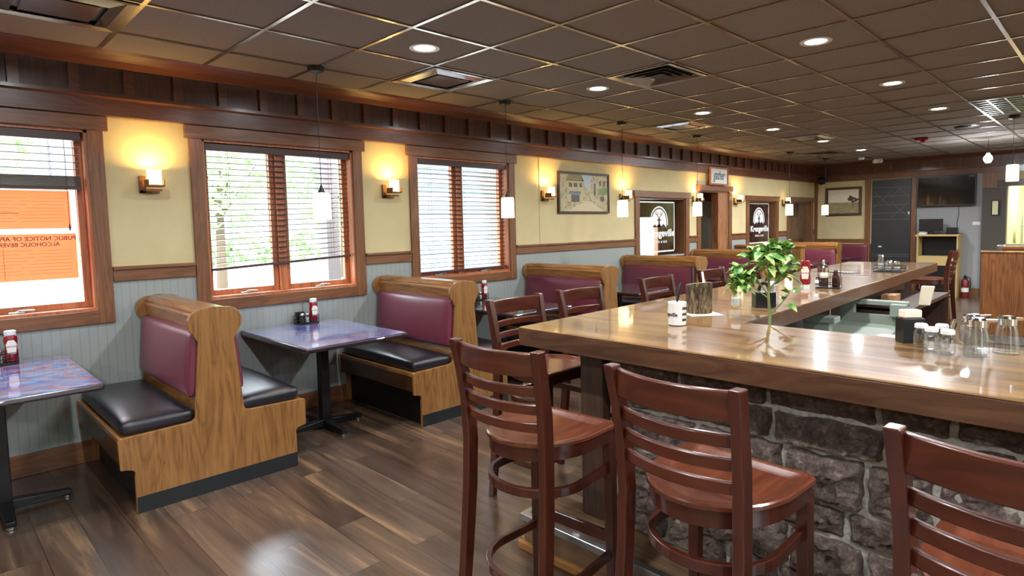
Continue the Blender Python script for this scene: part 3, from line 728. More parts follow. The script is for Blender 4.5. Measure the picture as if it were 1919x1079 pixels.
def table_caddy(c, tag_):
    x, y, z = -4.93, c, .7597
    t = thing('condiment_caddy', 'black wire condiment caddy with tall loop handle on '+tag_, 'caddy', (x, y, z), 'condiment caddies on booth tables')
    link('tray', MB().box(-.055, .055, -.085, .085, 0, .012), 'black', t, .003, world=False)
    m = MB()
    for zz in (.035, .07): m.sweep([(-.053, -.083, zz), (.053, -.083, zz), (.053, .083, zz), (-.053, .083, zz)], .004, closed=True)
    for a in (-.083, -.04, 0, .04, .083):
        for b in (-.053, .053): m.box(b-.002, b+.002, a-.002, a+.002, .01, .07)
    link('basket_wires', m, 'black', t, world=False)
    link('loop_handle', MB().sweep([(0, -.03, .01), (0, -.03, .13)]+[(0, -.03*cos(pi*i/8), .16+.035*sin(pi*i/8)) for i in range(9)]+[(0, .03, .13), (0, .03, .01)], .005, n=6), 'black', t, world=False)
    k = thing('ketchup_bottle', 'red ketchup bottle with white cap in the caddy on '+tag_, 'bottle', (x+.02, y+.055, z+.0125), 'ketchup bottles on booth tables'); ketchup_parts(k, False, 0, 0, 0)
    for i, (dy, mt, nm) in enumerate(((-.005, 'salt', 'salt'), (-.05, 'pepper', 'pepper'))):
        s_ = thing(nm+'_shaker', 'small glass %s shaker with metal lid in the caddy on ' % nm+tag_, 'shaker', (x+.025, y+dy, z+.0125), 'shakers on booth tables')
        link('jar', MB().lathe([(.017, 0), (.019, .005), (.017, .055), (.016, .06)], (0, 0, 0), 14), 'glass', s_, world=False)
        link('filling', MB().lathe([(.015, .002), (.015, .04), (0, .041)], (0, 0, 0), 12), mt, s_, world=False)
        link('lid', shaker_lid(MB(), 0, 0, .058, .018), 'chrome', s_, world=False)
    solo('napkin_box', MB().box(x-.045, x-.01, y-.08, y-.01, z+.0125, z+.10), 'blackp', 'small black napkin box at the back of the caddy on '+tag_, 'napkin box', bevel=.003)
table_caddy(.40-.06, 'the blue and orange table')
table_caddy(2.29, 'the blue violet table')
table_caddy(4.20, 'the dark window table')

# ------------------------------------------------------------------ bar stools (front towards +y)
def hoop(z, xh, yf, yb, n=20):
    pts = [(-xh, yf, z)]; 
    for i in range(n+1):
        a = pi+pi*i/n; pts.append((xh*1.06*cos(a), yb*.0+(-.03)+(abs(yb)-.03)*sin(a), z))
    pts.append((xh, yf, z)); return pts
def stool():
    t = thing('bar_stool', '', 'bar stool', (0, 0, 0), 'cherry ladder back bar stools')
    for s_ in (-1, 1):
        link('front_leg', MB().hexa([(s_*.197-.017, .163, 0), (s_*.197+.017, .163, 0), (s_*.197+.017, .197, 0), (s_*.197-.017, .197, 0)],
            [(s_*.188-.021, .152, .735), (s_*.188+.021, .152, .735), (s_*.188+.021, .194, .735), (s_*.188-.021, .194, .735)]), 'cherry', t, .004, world=False)
        ys = [(-.262, 0), (-.232, .3), (-.212, .55), (-.205, .74), (-.212, .90), (-.232, 1.02), (-.256, 1.132)]
        xs = [.205, .199, .193, .190, .192, .197, .203]
        m = MB(); vs = []
        for (yy, zz), xx in zip(ys, xs):
            d = .026 if zz > .9 else .030 if zz > .5 else .024+.012*zz
            for a, b in ((-1, -1), (1, -1), (1, 1), (-1, 1)): vs.append((s_*xx+a*.0165, yy+b*d*.85, zz))
        n = len(ys); m.add(vs, [(3, 2, 1, 0), tuple(4*(n-1)+i for i in range(4))]+[(4*j+i, 4*j+(i+1) % 4, 4*j+4+(i+1) % 4, 4*j+4+i) for j in range(n-1) for i in range(4)])
        link('back_post', m, 'cherry', t, .004, world=False)
    def slat(z0, z1, yb, hw, th, sag=.045):
        n = 14; vs = []
        for i in range(n+1):
            u = -1+2*i/n; x = u*hw; y = yb-sag*(1-u*u)
            vs += [(x, y-th/2, z0), (x, y+th/2, z0), (x, y+th/2, z1), (x, y-th/2, z1)]
        fs = [(3, 2, 1, 0), tuple(4*n+i for i in range(4))]+[(4*j+i, 4*j+(i+1) % 4, 4*j+4+(i+1) % 4, 4*j+4+i) for j in range(n) for i in range(4)]
        return MB().add(vs, fs, True)
    link('top_rail', slat(1.040, 1.122, -.242, .192, .021), 'cherry_r', t, .004, world=False)
    for z0, yb in ((.968, -.226), (.903, -.217), (.838, -.211)): link('back_slat', slat(z0, z0+.036, yb, .184, .017), 'cherry_r', t, .004, world=False)
    # D-shaped scooped seat
    out = []
    out += [(.222*cos(pi+pi*i/24), .03+.258*sin(pi+pi*i/24)) for i in range(25)]
    out += [(.222, .08), (.222, .13)]+[(.187+.035*cos(pi/2*i/5), .165+.035*sin(pi/2*i/5)) for i in range(6)]
    out += [(.187-.374*i/20, .20) for i in range(1, 20)]+[(-.187-.035*sin(pi/2*i/5), .165+.035*cos(pi/2*i/5)) for i in range(6)]+[(-.222, .13), (-.222, .08)]
    N = len(out)
    rings = [(1, .765), (.995, .775), (.97, .779), (.93, .7785), (.88, .775), (.80, .769), (.70, .763), (.60, .760), (.5, .758), (.25, .758)]
    vs = [(x*f, y*f, z) for f, z in rings for x, y in out]+[(0, 0, .758)]
    fs = [(j*N+i, j*N+(i+1) % N, (j+1)*N+(i+1) % N, (j+1)*N+i) for j in range(len(rings)-1) for i in range(N)]+[((len(rings)-1)*N+i, (len(rings)-1)*N+(i+1) % N, len(rings)*N) for i in range(N)]
    m = MB().add(vs, fs, True)
    low = [(x*.985, y*.985, .765) for x, y in out]+[(x, y, .765) for x, y in out]
    m.add(low, [(i, (i+1) % N, N+(i+1) % N, N+i) for i in range(N)])
    m.add([(x*.985, y*.985, .7651) for x, y in out], [tuple(range(N))])
    link('seat', m, 'cherry_x', t, world=False)
    ap = [(x*.955, y*.955, z) for z in (.712, .765) for x, y in out]
    link('seat_apron', MB().add(ap, [(i, (i+1) % N, N+(i+1) % N, N+i) for i in range(N)]+[tuple(range(N))], True), 'cherry', t, world=False)
    link('upper_hoop', MB().sweep(hoop(.595, .182, .165, -.205), .020, .034), 'cherry', t, .003, world=False)
    link('foot_hoop', MB().sweep(hoop(.255, .195, .172, -.225), .020, .034), 'cherry', t, .003, world=False)
    link('front_rung', MB().box(-.19, .19, .166, .186, .292, .338), 'cherry', t, .003, world=False)
    return t
st = stool()
st.location = (-1.597, 1.665, 0); st.rotation_euler = (0, 0, math.radians(3)); st['label'] = 'cherry bar stool left of the centre front stool, at the bar corner'
dup(st, (-.868, 1.675, 0), 'cherry bar stool in the middle of the front row, before the stone wall', math.radians(-3))
dup(st, (-.105, 1.60, 0), 'cherry bar stool cropped by the right edge of the picture', math.radians(-3))
LS = [('first', 2.455, 'cherry bar stool first along the left side of the bar, behind the corner stool'), ('', 3.06, 'cherry bar stool second along the left side of the bar'),
      ('', 4.01, 'cherry bar stool third along the left side of the bar, behind the mug and log'), ('', 4.92, 'cherry bar stool fourth along the left side of the bar, between log and houseplant'),
      ('', 5.70, 'cherry bar stool mostly hidden behind the houseplant leaves'), ('', 6.66, 'cherry bar stool last along the left side of the bar, behind the ketchup bottle')]
for _, y, l in LS: dup(st, (-2.30-.026*(y-2.2), y, 0), l, -pi/2)
dup(st, (-1.76, 8.95, 0), 'cherry bar stool seen side on beyond the far end of the bar', pi/2)

# ------------------------------------------------------------------ the bar
BT0, BT1 = .984, 1.07
L_ = [(-2.044, 1.980), (2.6, 1.975), (2.6, 2.716), (-1.277, 2.716), (-1.397, 7.42), (-2.197, 7.23)]
bt = solo('bar_worktop', MB().prism(L_, 2, 1.062, BT1), 'bartop', 'long L shaped glossy plank bar top', 'bar top')
bt.modifiers.new('bevel', 'BEVEL').width = .003
bar_o = bt.location.copy()
def inset(P, d):
    return [(P[0][0]+d, P[0][1]+d), (P[1][0]-d, P[1][1]+d), (P[2][0]-d, P[2][1]-d), (P[3][0]-d, P[3][1]-d), (P[4][0]-d, P[4][1]-d), (P[5][0]+d, P[5][1]-d)]
em = MB(); Pi = inset(L_, .04)
for i in range(6):
    a, b, c, d = L_[i], L_[(i+1) % 6], Pi[(i+1) % 6], Pi[i]
    em.hexa([(p[0], p[1], BT0) for p in (a, b, c, d)], [(p[0], p[1], 1.062) for p in (a, b, c, d)])
eo = link('edge_fascia', em.shift(-bar_o), 'edge', bt, .002, world=False)
link('underlay', MB().prism(inset(L_, .035), 2, 1.02, 1.0615).shift(-bar_o), 'walnut', bt, world=False)
t = thing('stone_bar_front', 'stone faced bar front under the plank worktop', 'bar front', (.3, 2.3, .173))
random.seed(11)
m = MB(); z = .176
rowh = [.10, .155, .115, .185, .125, .13]
for h in rowh:
    x = -1.635
    while x < 2.3:
        w = random.uniform(.17, .42)*(1.15 if h > .13 else .95)
        hh = h; z0, z1 = z+.005, z+hh-.005; nx, nz = max(4, int(w/.014)), max(3, int(hh/.014)); D = random.uniform(.02, .045); sd = random.random()*50
        vs = []; 
        from mathutils import noise as MN
        for i in range(nx+1):
            for j in range(nz+1):
                u, v = i/nx, j/nz; ed = min(u*w, (1-u)*w, v*hh, (1-v)*hh)
                px_, pz_ = x+.005+u*(w-.010), z0+v*(z1-z0)
                pu = .014*MN.noise(Vector((px_*18, sd, pz_*18)))
                pv = .012*MN.noise(Vector((px_*18+7, sd, pz_*18)))
                if ed < .001: k = 0.0
                else: k = min(1, ed/.022)**.4
                yy = 2.200-D*k-.030*k*MN.noise(Vector((px_*13, sd, pz_*13)))-.016*k*MN.noise(Vector((px_*40, sd, pz_*40)))-.007*k*MN.noise(Vector((px_*90, sd, pz_*90)))
                vs.append((px_+pu, yy, pz_+pv))
        m.add(vs, [(i*(nz+1)+j, (i+1)*(nz+1)+j, (i+1)*(nz+1)+j+1, i*(nz+1)+j+1) for i in range(nx) for j in range(nz)], False)
        x += w
    z += h
link('stone_facing', m, 'stone', t)
link('mortar_bed', MB().box(-1.64, 2.3, 2.196, 2.30, .173, .984), 'mortar', t)
link('knee_wall', MB().box(-1.64, 2.3, 2.30, 2.34, .0, .984).hexa([(-1.70, 2.34, 0), (-1.50, 2.34, 0), (-1.62, 7.1, 0), (-1.82, 7.1, 0)], [(-1.70, 2.34, .984), (-1.50, 2.34, .984), (-1.62, 7.1, .984), (-1.82, 7.1, .984)]), 'walnut', t)
solo('bar_post', MB().box(-1.822, -1.692, 2.16, 2.225, .1735, .984), 'walnut', 'square dark wood post under the bar corner', 'post', bevel=.006)
t = thing('foot_platform', 'wooden foot platform with pale metal nosing along the bar base', 'platform', (-1.0, 2.1, 0))
def armbox(m, xa, xb, y0, y1, z0, z1):   # runs along the slightly skewed left arm
    k = -.025*(y1-y0)
    q = [(xa, y0), (xb, y0), (xb+k, y1), (xa+k, y1)]
    return m.hexa([(p[0], p[1], z0) for p in q], [(p[0], p[1], z1) for p in q])
link('riser', armbox(MB().box(-2.025, 2.3, 1.968, 1.99, 0, .15), -2.025, -2.0, 1.99, 7.0, 0, .15), 'platform', t)
link('deck', armbox(MB().box(-2.035, 2.3, 1.965, 2.295, .15, .172), -2.035, -1.708, 2.30, 7.0, .15, .172), 'platform', t)
link('metal_nosing', armbox(MB().box(-2.04, 2.3, 1.955, 1.99, .163, .1735).box(-2.04, 2.3, 1.955, 1.963, .14, .163), -2.04, -2.01, 1.99, 7.0, .163, .1735), 'steel', t, .003)
link('shoe_moulding', armbox(MB().box(-2.05, 2.3, 1.945, 1.968, 0, .04), -2.05, -2.025, 1.968, 7.0, 0, .04), 'oak_x', t, .006)

# ------------------------------------------------------------------ things on the bar
Z = BT1+.0002
t = thing('mug', 'white coffee mug with dark lettering near the bar corner', 'mug', (-1.488, 2.47, Z))
link('cup', MB().lathe([(.036, 0), (.042, .004), (.043, .106), (.041, .108), (.039, .104), (.038, .008), (0, .006)], (0, 0, 0), 32), 'white', t, world=False)
a0 = math.radians(158)
link('handle', MB().sweep([(.04*cos(a0), .04*sin(a0), .085)]+[((.042+.026*sin(pi*i/8))*cos(a0), (.042+.026*sin(pi*i/8))*sin(a0), .085-.06*i/8) for i in range(1, 8)]+[(.04*cos(a0), .04*sin(a0), .025)], .010, n=8), 'white', t, world=False)
def wrap(mb, r, ang, z):   # lettering bent round a cylinder
    mb.v = [((r+c)*cos(ang+a/r), (r+c)*sin(ang+a/r), z+b) for a, b, c in mb.v]; return mb
fa = math.radians(-58)
link('lettering', wrap(text_mb('Kresgeville', .026, 'RIGHT', sx=.8, ext=.0002, bold=.0006), .0436, fa, .052), 'text_dark', t, world=False)
m = MB()
for i, s_ in enumerate(('DINER', 'AND', 'BAR')):
    q = wrap(text_mb(s_, .014, 'LEFT', ext=.0002, bold=.0012), .0436, fa+.55, .080-.026*i); m.add(q.v, q.f)
link('side_words', m, 'text_dark', t, world=False)
t = thing('table_knife', 'black handled knife standing in the white mug', 'knife', (-1.49, 2.47, Z+.009))
link('blade', MB().sweep([(-.01, -.01, 0), (-.004, .01, .10)], .012, .002), 'steel', t, world=False)
link('handle', MB().sweep([(-.004, .010, .098), (-.003, .014, .115), (0, .022, .15), (.002, .028, .178), (.003, .030, .188)], [.012, .016, .024, .02, .008], [.009, .012, .016, .014, .006], n=10), 'blackp', t, world=False)
t = thing('log_holder', 'bark covered log holder with a pale cut top', 'log', (-1.60, 2.87, Z+.001))
NB = 48; prof = [(.066, .001), (.068, .02), (.066, .08), (.067, .14), (.065, .152)]
vs = []
for r, z in prof:
    for i in range(NB):
        a = 2*pi*i/NB; q = r*(1+.05*MN.noise(Vector((cos(a)*9, sin(a)*9, z*12)))+.035*MN.noise(Vector((cos(a)*22, sin(a)*22, z*20))))
        vs.append((q*cos(a), q*sin(a), z+(.012*sin(a+2) if z > .15 else 0)))
m = MB().add(vs, [(j*NB+i, j*NB+(i+1) % NB, (j+1)*NB+(i+1) % NB, (j+1)*NB+i) for j in range(4) for i in range(NB)]+[tuple(range(NB))[::-1]])
link('bark', m, 'bark', t, world=False)
top = vs[-NB:]; m = MB().add([(x*.97, y*.97, z+.001) for x, y, z in top], [tuple(range(NB))]); m.add([(x*.97, y*.97, z+.001) for x, y, z in top]+list(top), [(i, (i+1) % NB, NB+(i+1) % NB, NB+i) for i in range(NB)])
link('cut_top', m, 'cutwood', t, world=False)
solo('pen', MB().sweep([(-1.628, 2.855, Z+.148), (-1.634, 2.853, Z+.245)], .011, n=8), 'blackp', 'thick dark pen in the log, left of the thin one', 'pen')
solo('pen', MB().sweep([(-1.616, 2.86, Z+.148), (-1.618, 2.86, Z+.235)], .006, n=8), 'blackp', 'thin dark pen in the log, next to the thick one', 'pen')
solo('chalk_marker', MB().sweep([(-1.578, 2.885, Z+.15), (-1.588, 2.885, Z+.215)], .012, n=10), 'white', 'white marker standing in the log', 'marker')
solo('napkin', MB().box(-.085, .085, -.085, .085, 0, .0012).turn(.9).shift((-1.575, 2.85, BT1+.0002)), 'paper', 'beige paper napkin under the log holder', 'napkin')
# black tote caddy with salt jar
t = thing('napkin_caddy', 'black box caddy with arched cutout handle beside the salt jar', 'caddy', (-1.43, 3.28, Z))
ang = .72
m = MB().box(-.055, .055, -.04, .04, 0, .085); link('box', m.turn(ang), 'blackp', t, .003, world=False)
out = [(-.055, .085), (-.032, .09)]+[(-.03*cos(pi*i/10)*1.0, .10+.035*sin(pi*i/10)) for i in range(11)]+[(.032, .09), (.055, .085)]
inn = [(-.018, .09)]+[(-.018*cos(pi*i/8), .098+.02*sin(pi*i/8)) for i in range(9)]+[(.018, .09)]
m = MB()
outer = [(-.034*cos(pi*i/12), .088+.05*sin(pi*i/12)) for i in range(13)]; inner = [(-.019*cos(pi*i/12), .088+.034*sin(pi*i/12)) for i in range(13)]
for i in range(12):
    q = [outer[i], outer[i+1], inner[i+1], inner[i]]; m.prism(q, 1, -.006, .006)
link('arch_handle', m.turn(ang), 'blackp', t, world=False)
def jar_shaker(x, y, label, h=.09, r=.026, fill='salt', lid='whitep', name='salt_shaker', cat='shaker', group=None):
    t = thing(name, label, cat, (x, y, Z), group)
    link('jar', MB().lathe([(r*.8, 0), (r, .006), (r*1.02, h*.6), (r*.82, h*.8), (r*.8, h), (r*.72, h), (r*.74, h*.8), (r*.9, h*.6), (r*.88, .01), (0, .008)], (0, 0, 0), 20), 'glass', t, world=False)
    link('filling', MB().lathe([(r*.86, .011), (r*.86, h*.5), (0, h*.5)], (0, 0, 0), 16), fill, t, world=False)
    link('lid', MB().lathe([(r*.88, h-.004), (r*.9, h+.012), (r*.6, h+.018), (0, h+.018)], (0, 0, 0), 20), lid, t, world=False)
    return t
jar_shaker(-1.545, 3.18, 'white salt jar standing left of the black box caddy', .10, .03)
jar_shaker(-1.44, 3.42, 'white sugar jar standing behind the black box caddy', .11, .03, name='sugar_jar', cat='jar')
# ketchup and carrier further along
k = thing('ketchup_bottle', 'large red ketchup bottle standing on its white cap on the bar', 'bottle', (-1.575, 4.28, Z), None, math.radians(-75)); ketchup_parts(k, True, 0, 0, 0)
t = thing('condiment_caddy', 'wire condiment carrier with tall arched handle right of the ketchup bottle', 'caddy', (-1.47, 4.43, Z), None, math.radians(12))
link('tray', MB().box(-.075, .075, -.06, .06, 0, .008), 'black', t, .002, world=False)
m = MB()
for zz in (.03, .075): m.sweep([(-.073, -.058, zz), (.073, -.058, zz), (.073, .058, zz), (-.073, .058, zz)], .004, closed=True)
for a in (-.073, 0, .073):
    for b in (-.058, .058): m.box(a-.002, a+.002, b-.002, b+.002, .005, .075)
link('basket_wires', m, 'black', t, world=False)
link('arch_handle', MB().sweep([(-.07, 0, .02), (-.072, 0, .16)]+[(-.072*cos(pi*i/10), 0, .17+.055*sin(pi*i/10)) for i in range(1, 10)]+[(.072, 0, .16), (.07, 0, .02)], .005, n=6), 'bronze', t, world=False)
t = thing('sugar_dispenser', 'ribbed glass sugar dispenser with chrome spout in the wire carrier', 'dispenser', (-1.50, 4.41, Z+.0085))
link('jar', MB().lathe([(.03, 0), (.034, .01), (.03, .11), (.025, .118)], (0, 0, 0), 24, rib=-.06), 'glass', t, world=False)
link('filling', MB().lathe([(.028, .004), (.028, .06), (0, .06)], (0, 0, 0), 16), 'sauce', t, world=False)
link('lid', MB().lathe([(.033, .10), (.033, .135), (.02, .15), (.008, .155), (.007, .185), (0, .186)], (0, 0, 0), 20), 'chrome', t, world=False)
t = thing('pepper_grinder', 'small dark pepper bottle at the right inside the wire carrier', 'bottle', (-1.43, 4.44, Z+.0085))
link('body', MB().lathe([(.02, 0), (.024, .01), (.022, .07), (.014, .09), (.016, .10), (.01, .115), (0, .118)], (0, 0, 0), 16), 'sauce', t, world=False)
jar_shaker(-1.525, 4.355, 'little white salt jar between ketchup bottle and wire carrier', .04, .014)
solo('menu_folder', MB().box(-.07, .07, -.11, .11, 0, .006).turn(1.1).shift((-1.79, 5.75, Z)), 'blackp', 'flat black menu folder lying on the bar behind the wire carrier', 'menu')
t = thing('shaker_rack', 'black wire rack of shakers near the far end of the bar', 'rack', (-1.50, 6.05, Z))
link('tray', MB().box(-.11, .11, -.08, .08, 0, .008), 'black', t, .002, world=False)
m = MB()
for zz in (.03, .055): m.sweep([(-.108, -.078, zz), (.108, -.078, zz), (.108, .078, zz), (-.108, .078, zz)], .005, closed=True)
for a in (-.108, -.036, .036, .108):
    for b in (-.078, .078): m.box(a-.002, a+.002, b-.002, b+.002, .005, .055)
link('rack_wires', m, 'black', t, world=False)
for (dx, dy, h, l) in ((-.07, 0, .12, 'tall white jar at the left of the shaker rack'), (-.01, .03, .07, 'short jar behind the middle of the shaker rack'), (.0, -.035, .06, 'short jar at the front of the shaker rack'), (.06, 0, .065, 'short jar at the right of the shaker rack')):
    j = jar_shaker(-1.5+dx, 6.05+dy, l, h, .027, 'salt', 'chrome', 'glass_jar', 'jar', 'jars in the shaker rack'); j.location.z += .009
# cluster at the right: holder, mason shakers, pitchers
t = thing('napkin_caddy', 'black napkin holder behind the small mason jar shakers', 'caddy', (-.585, 2.66, Z), None, .75)
link('box', MB().box(-.04, .04, -.03, .03, 0, .095), 'blackp', t, .003, world=False)
link('napkins', MB().box(-.034, .034, -.02, .02, .095, .125), 'paper', t, .004, world=False)
MJ = [(-.530, 2.575, 'mason jar shaker at the left of the glass cluster'), (-.485, 2.51, 'mason jar shaker at the front of the glass cluster'), (-.470, 2.60, 'mason jar shaker behind the front mason jar'), (-.432, 2.485, 'mason jar shaker beside the ribbed syrup pitcher')]
def mason(x, y, label):
    t = thing('mason_jar_shaker', label, 'shaker', (x, y, Z), 'mason jar shakers')
    link('jar', MB().lathe([(.020, 0), (.0245, .006), (.0255, .045), (.024, .058), (.019, .066), (.019, .076), (.017, .076), (.017, .066), (.022, .057), (.023, .044), (.022, .008), (0, .006)], (0, 0, 0), 24), 'glass', t, world=False)
    link('lid', MB().lathe([(.0205, .072), (.0215, .073), (.0215, .084), (.018, .088), (0, .088)], (0, 0, 0), 24), 'whitep', t, world=False)
    return t
mj = mason(*MJ[0])
for x_, y_, l_ in MJ[1:]: dup(mj, (x_, y_, Z), l_)
def pitcher(x, y, label, rot=0):
    t = thing('syrup_pitcher', label, 'pitcher', (x, y, Z), 'ribbed syrup pitchers', rot)
    link('glass_body', MB().lathe([(.034, 0), (.039, .004), (.037, .03), (.031, .085), (.026, .105), (.024, .105), (.029, .085), (.035, .03), (.036, .008), (0, .006)], (0, 0, 0), 40, rib=-.045), 'glass', t, world=False)
    link('lid', MB().lathe([(.027, .100), (.029, .102), (.029, .125), (.022, .132), (0, .133)], (0, 0, 0), 24).hexa([(.015, -.01, .118), (.055, -.006, .122), (.055, .006, .122), (.015, .01, .118)], [(.015, -.012, .128), (.058, -.006, .130), (.058, .006, .130), (.015, .012, .128)]), 'chrome', t, world=False)
    link('handle', MB().sweep([(-.026, 0, .112), (-.05, 0, .108), (-.058, 0, .08), (-.052, 0, .045), (-.037, 0, .035)], .010, .006), 'chrome', t, world=False)
    return t
pt = pitcher(-.355, 2.52, 'ribbed glass syrup pitcher at the front right of the glass cluster', .2)
dup(pt, (-.385, 2.61, Z), 'ribbed glass syrup pitcher behind the front pitcher', .5)
dup(pt, (-.285, 2.62, Z), 'ribbed glass syrup pitcher rightmost in the glass cluster', .1)

# houseplant on the ledge just inside the bar
def leaf(mb, base, d, L, W_, roll=0, droop=.3):
    d = Vector(d).normalized(); sd = d.cross(Vector((0, 0, 1)))
    if sd.length < .01: sd = Vector((1, 0, 0))
    sd.normalize(); up = sd.cross(d); sd, up = sd*cos(roll)+up*sin(roll), up*cos(roll)-sd*sin(roll)
    n = 6; L0 = []; 
    for i in range(n+1):
        u = i/n; w = W_*.5*(sin(pi*u**.8)**.8 if 0 < u < 1 else 0.0)
        c = Vector(base)+d*(L*u)-Vector((0, 0, 1))*droop*L*u*u
        L0.append((c-sd*w+up*w*.35, c, c+sd*w+up*w*.35))
    vs = [p for r_ in L0 for p in r_]
    mb.add(vs, [(3*i+k, 3*i+k+1, 3*i+k+4, 3*i+k+3) for i in range(n) for k in (0, 1)], True)
random.seed(5)
px0, py0, pz0 = -1.195, 2.80, .80
t = thing('potted_plant', 'leafy green houseplant with a bare stem rising behind the bar edge', 'plant', (px0, py0, pz0))
link('vase', MB().lathe([(.04, 0), (.055, .01), (.06, .08), (.03, .16), (.03, .2), (.026, .2), (.026, .16), (.055, .08), (.05, .012), (0, .01)], (px0, py0, pz0), 24), 'glass', t)
sm = MB().sweep([(px0, py0, pz0+.02), (px0+.004, py0, 1.1), (px0-.004, py0, 1.2), (px0+.002, py0, 1.32), (px0-.01, py0, 1.42)], [.016, .015, .013, .010, .005], n=8)
br = [((px0, py0, 1.10), (px0+.05, py0+.02, 1.16), (px0+.08, py0+.02, 1.20)), ((px0, py0, 1.19), (px0-.06, py0, 1.27), (px0-.13, py0-.01, 1.30)), ((px0, py0, 1.22), (px0+.05, py0, 1.29), (px0+.07, py0+.02, 1.33)),
      ((px0, py0, 1.26), (px0-.05, py0+.02, 1.35), (px0-.08, py0+.03, 1.40)), ((px0, py0, 1.28), (px0+.04, py0, 1.37), (px0+.06, py0, 1.42)), ((px0, py0, 1.18), (px0-.07, py0-.04, 1.24), (px0-.11, py0-.07, 1.27)), ((px0, py0, 1.30), (px0, py0-.04, 1.36), (px0+.02, py0-.07, 1.38))]
for b_ in br: sm.sweep(b_, [.008, .006, .003], n=6)
link('stem', sm, 'stem', t)
lm = MB()
tips = [b_[2] for b_ in br]+[(px0-.01, py0, 1.42)]
for ti, tp in enumerate(tips):
    k = 9 if ti == 0 else 32
    for i in range(k):
        a = 2*pi*i/k*2.4+random.random(); el = random.uniform(-.5, .6) if i % 3 else random.uniform(.2, 1.2)
        bs = Vector(tp)+Vector((random.uniform(-.03, .03), random.uniform(-.03, .03), random.uniform(-.045, .02)))
        leaf(lm, bs, (cos(a)*cos(el), sin(a)*cos(el), sin(el)), random.uniform(.05, .088)*(.9 if ti == 0 else 1), random.uniform(.03, .048), random.uniform(-.5, .5), random.uniform(.1, .6))
link('foliage', lm, 'leaf', t)

# ------------------------------------------------------------------ inside the bar
t = thing('bar_sink', 'pale green steel sink unit with splashback inside the bar', 'sink', (-1.25, 4.4, 0))
link('cabinet', MB().box(-1.50, -1.09, 3.75, 4.75, 0, .72), 'sink', t, .006)
link('drainboard', MB().hexa([(-1.50, 3.75, .72), (-1.09, 3.75, .72), (-1.09, 4.75, .72), (-1.50, 4.75, .72)], [(-1.50, 3.75, .74), (-1.09, 3.75, .74), (-1.09, 4.75, .80), (-1.50, 4.75, .80)]), 'sink', t, .004)
link('splashback', MB().box(-1.50, -1.06, 4.75, 4.80, .72, .86).box(-1.50, -1.40, 4.75, 4.80, .86, .95).box(-1.16, -1.06, 4.70, 4.80, .86, .95).box(-1.50, -1.06, 4.74, 4.80, .93, .965), 'sink', t, .006)
link('side_lip', MB().box(-1.50, -1.34, 4.05, 4.12, .74, .90).box(-1.50, -1.30, 4.03, 4.14, .885, .925), 'sink', t, .006)
link('faucet', MB().sweep([(-1.47, 4.45, .76), (-1.47, 4.45, .98), (-1.44, 4.45, 1.0), (-1.40, 4.45, .96)], .016, n=10), 'chrome', t)
t = thing('storage_shelf', 'dark under bar shelf unit beyond the sink', 'shelf', (-1.3, 5.9, 0))
link('side_panel', MB().box(-1.56, -1.15, 5.28, 5.31, 0, .84), 'walnut', t)
link('side_panel', MB().box(-1.56, -1.15, 6.6, 6.63, 0, .84), 'walnut', t)
link('shelf', MB().box(-1.56, -1.15, 5.28, 6.63, .82, .85), 'walnut', t)
link('shelf', MB().box(-1.56, -1.15, 5.31, 6.6, .4, .43), 'walnut', t)
solo('storage_box', MB().box(-1.38, -1.28, 5.33, 5.5, .8505, .94), 'carton', 'small cardboard box on the under bar shelf', 'box', bevel=.003)
solo('cutting_board', MB().hexa([(-1.17, 5.55, .8505), (-1.09, 5.55, .8505), (-1.09, 5.58, .8505), (-1.17, 5.58, .8505)], [(-1.16, 5.60, 1.0), (-1.07, 5.60, 1.0), (-1.07, 5.63, 1.0), (-1.16, 5.63, 1.0)]), 'terracotta', 'beige board leaning on the under bar shelf', 'board', bevel=.006)
t = thing('trash_bin', 'dark bin with a pale liner hanging over its rim inside the bar', 'bin', (-.84, 3.62, 0))
link('body', MB().lathe([(.14, 0), (.17, .66), (.15, .66), (.12, .02)], (0, 0, 0), 24), 'blackp', t, world=False)
link('liner', MB().lathe([(.176, .52), (.179, .60), (.178, .672), (.166, .676), (.145, .5)], (0, 0, 0), 20, rib=.05), 'terracotta', t, world=False)
t = thing('cup_stack', 'stack of white cups inside the bar left of the black napkin holder', 'cups', (-.98, 3.95, 0))
link('stand', MB().box(-.10, .10, -.10, .10, 0, .72), 'blackp', t, .004, world=False)
for k in range(2): link('cup', MB().lathe([(.045, .7205+k*.07), (.055, .735+k*.07), (.055, .79+k*.07), (.05, .79+k*.07), (.045, .74+k*.07), (0, .735+k*.07)], (0, 0, 0), 20), 'white' if k == 0 else 'white', t, world=False)

# ------------------------------------------------------------------ far right partition and booth
t = thing('partition', 'oak partition with steel kick plate right of the walkway', 'partition', (.3, 9.1, 0))
link('panel', MB().box(-1.255, 1.9, 9.053, 9.14, .0, 1.10), 'screen', t, .004)
link('top_cap', MB().box(-1.27, 1.9, 9.04, 9.155, 1.10, 1.118), 'oak_x', t, .004)
link('kick_plate', MB().box(-1.24, 1.9, 9.048, 9.053, .012, .108), 'steel', t)
t = thing('booth_bench', 'oak booth back with rolled end behind the steel kicked partition', 'booth', (.3, 10.5, 0))
link('back_panel', MB().box(-1.20, 1.6, 10.44, 10.58, 0, 1.08), 'oak', t, .004)
link('top_cap', MB().box(-1.22, 1.6, 10.42, 10.60, 1.08, 1.125), 'oak_x', t, .008)
link('end_cap', MB().lathe([(.05, .98), (.058, 1.0), (.058, 1.12), (.04, 1.14), (0, 1.14)], (-1.23, 10.5, 0), 16), 'steel', t)
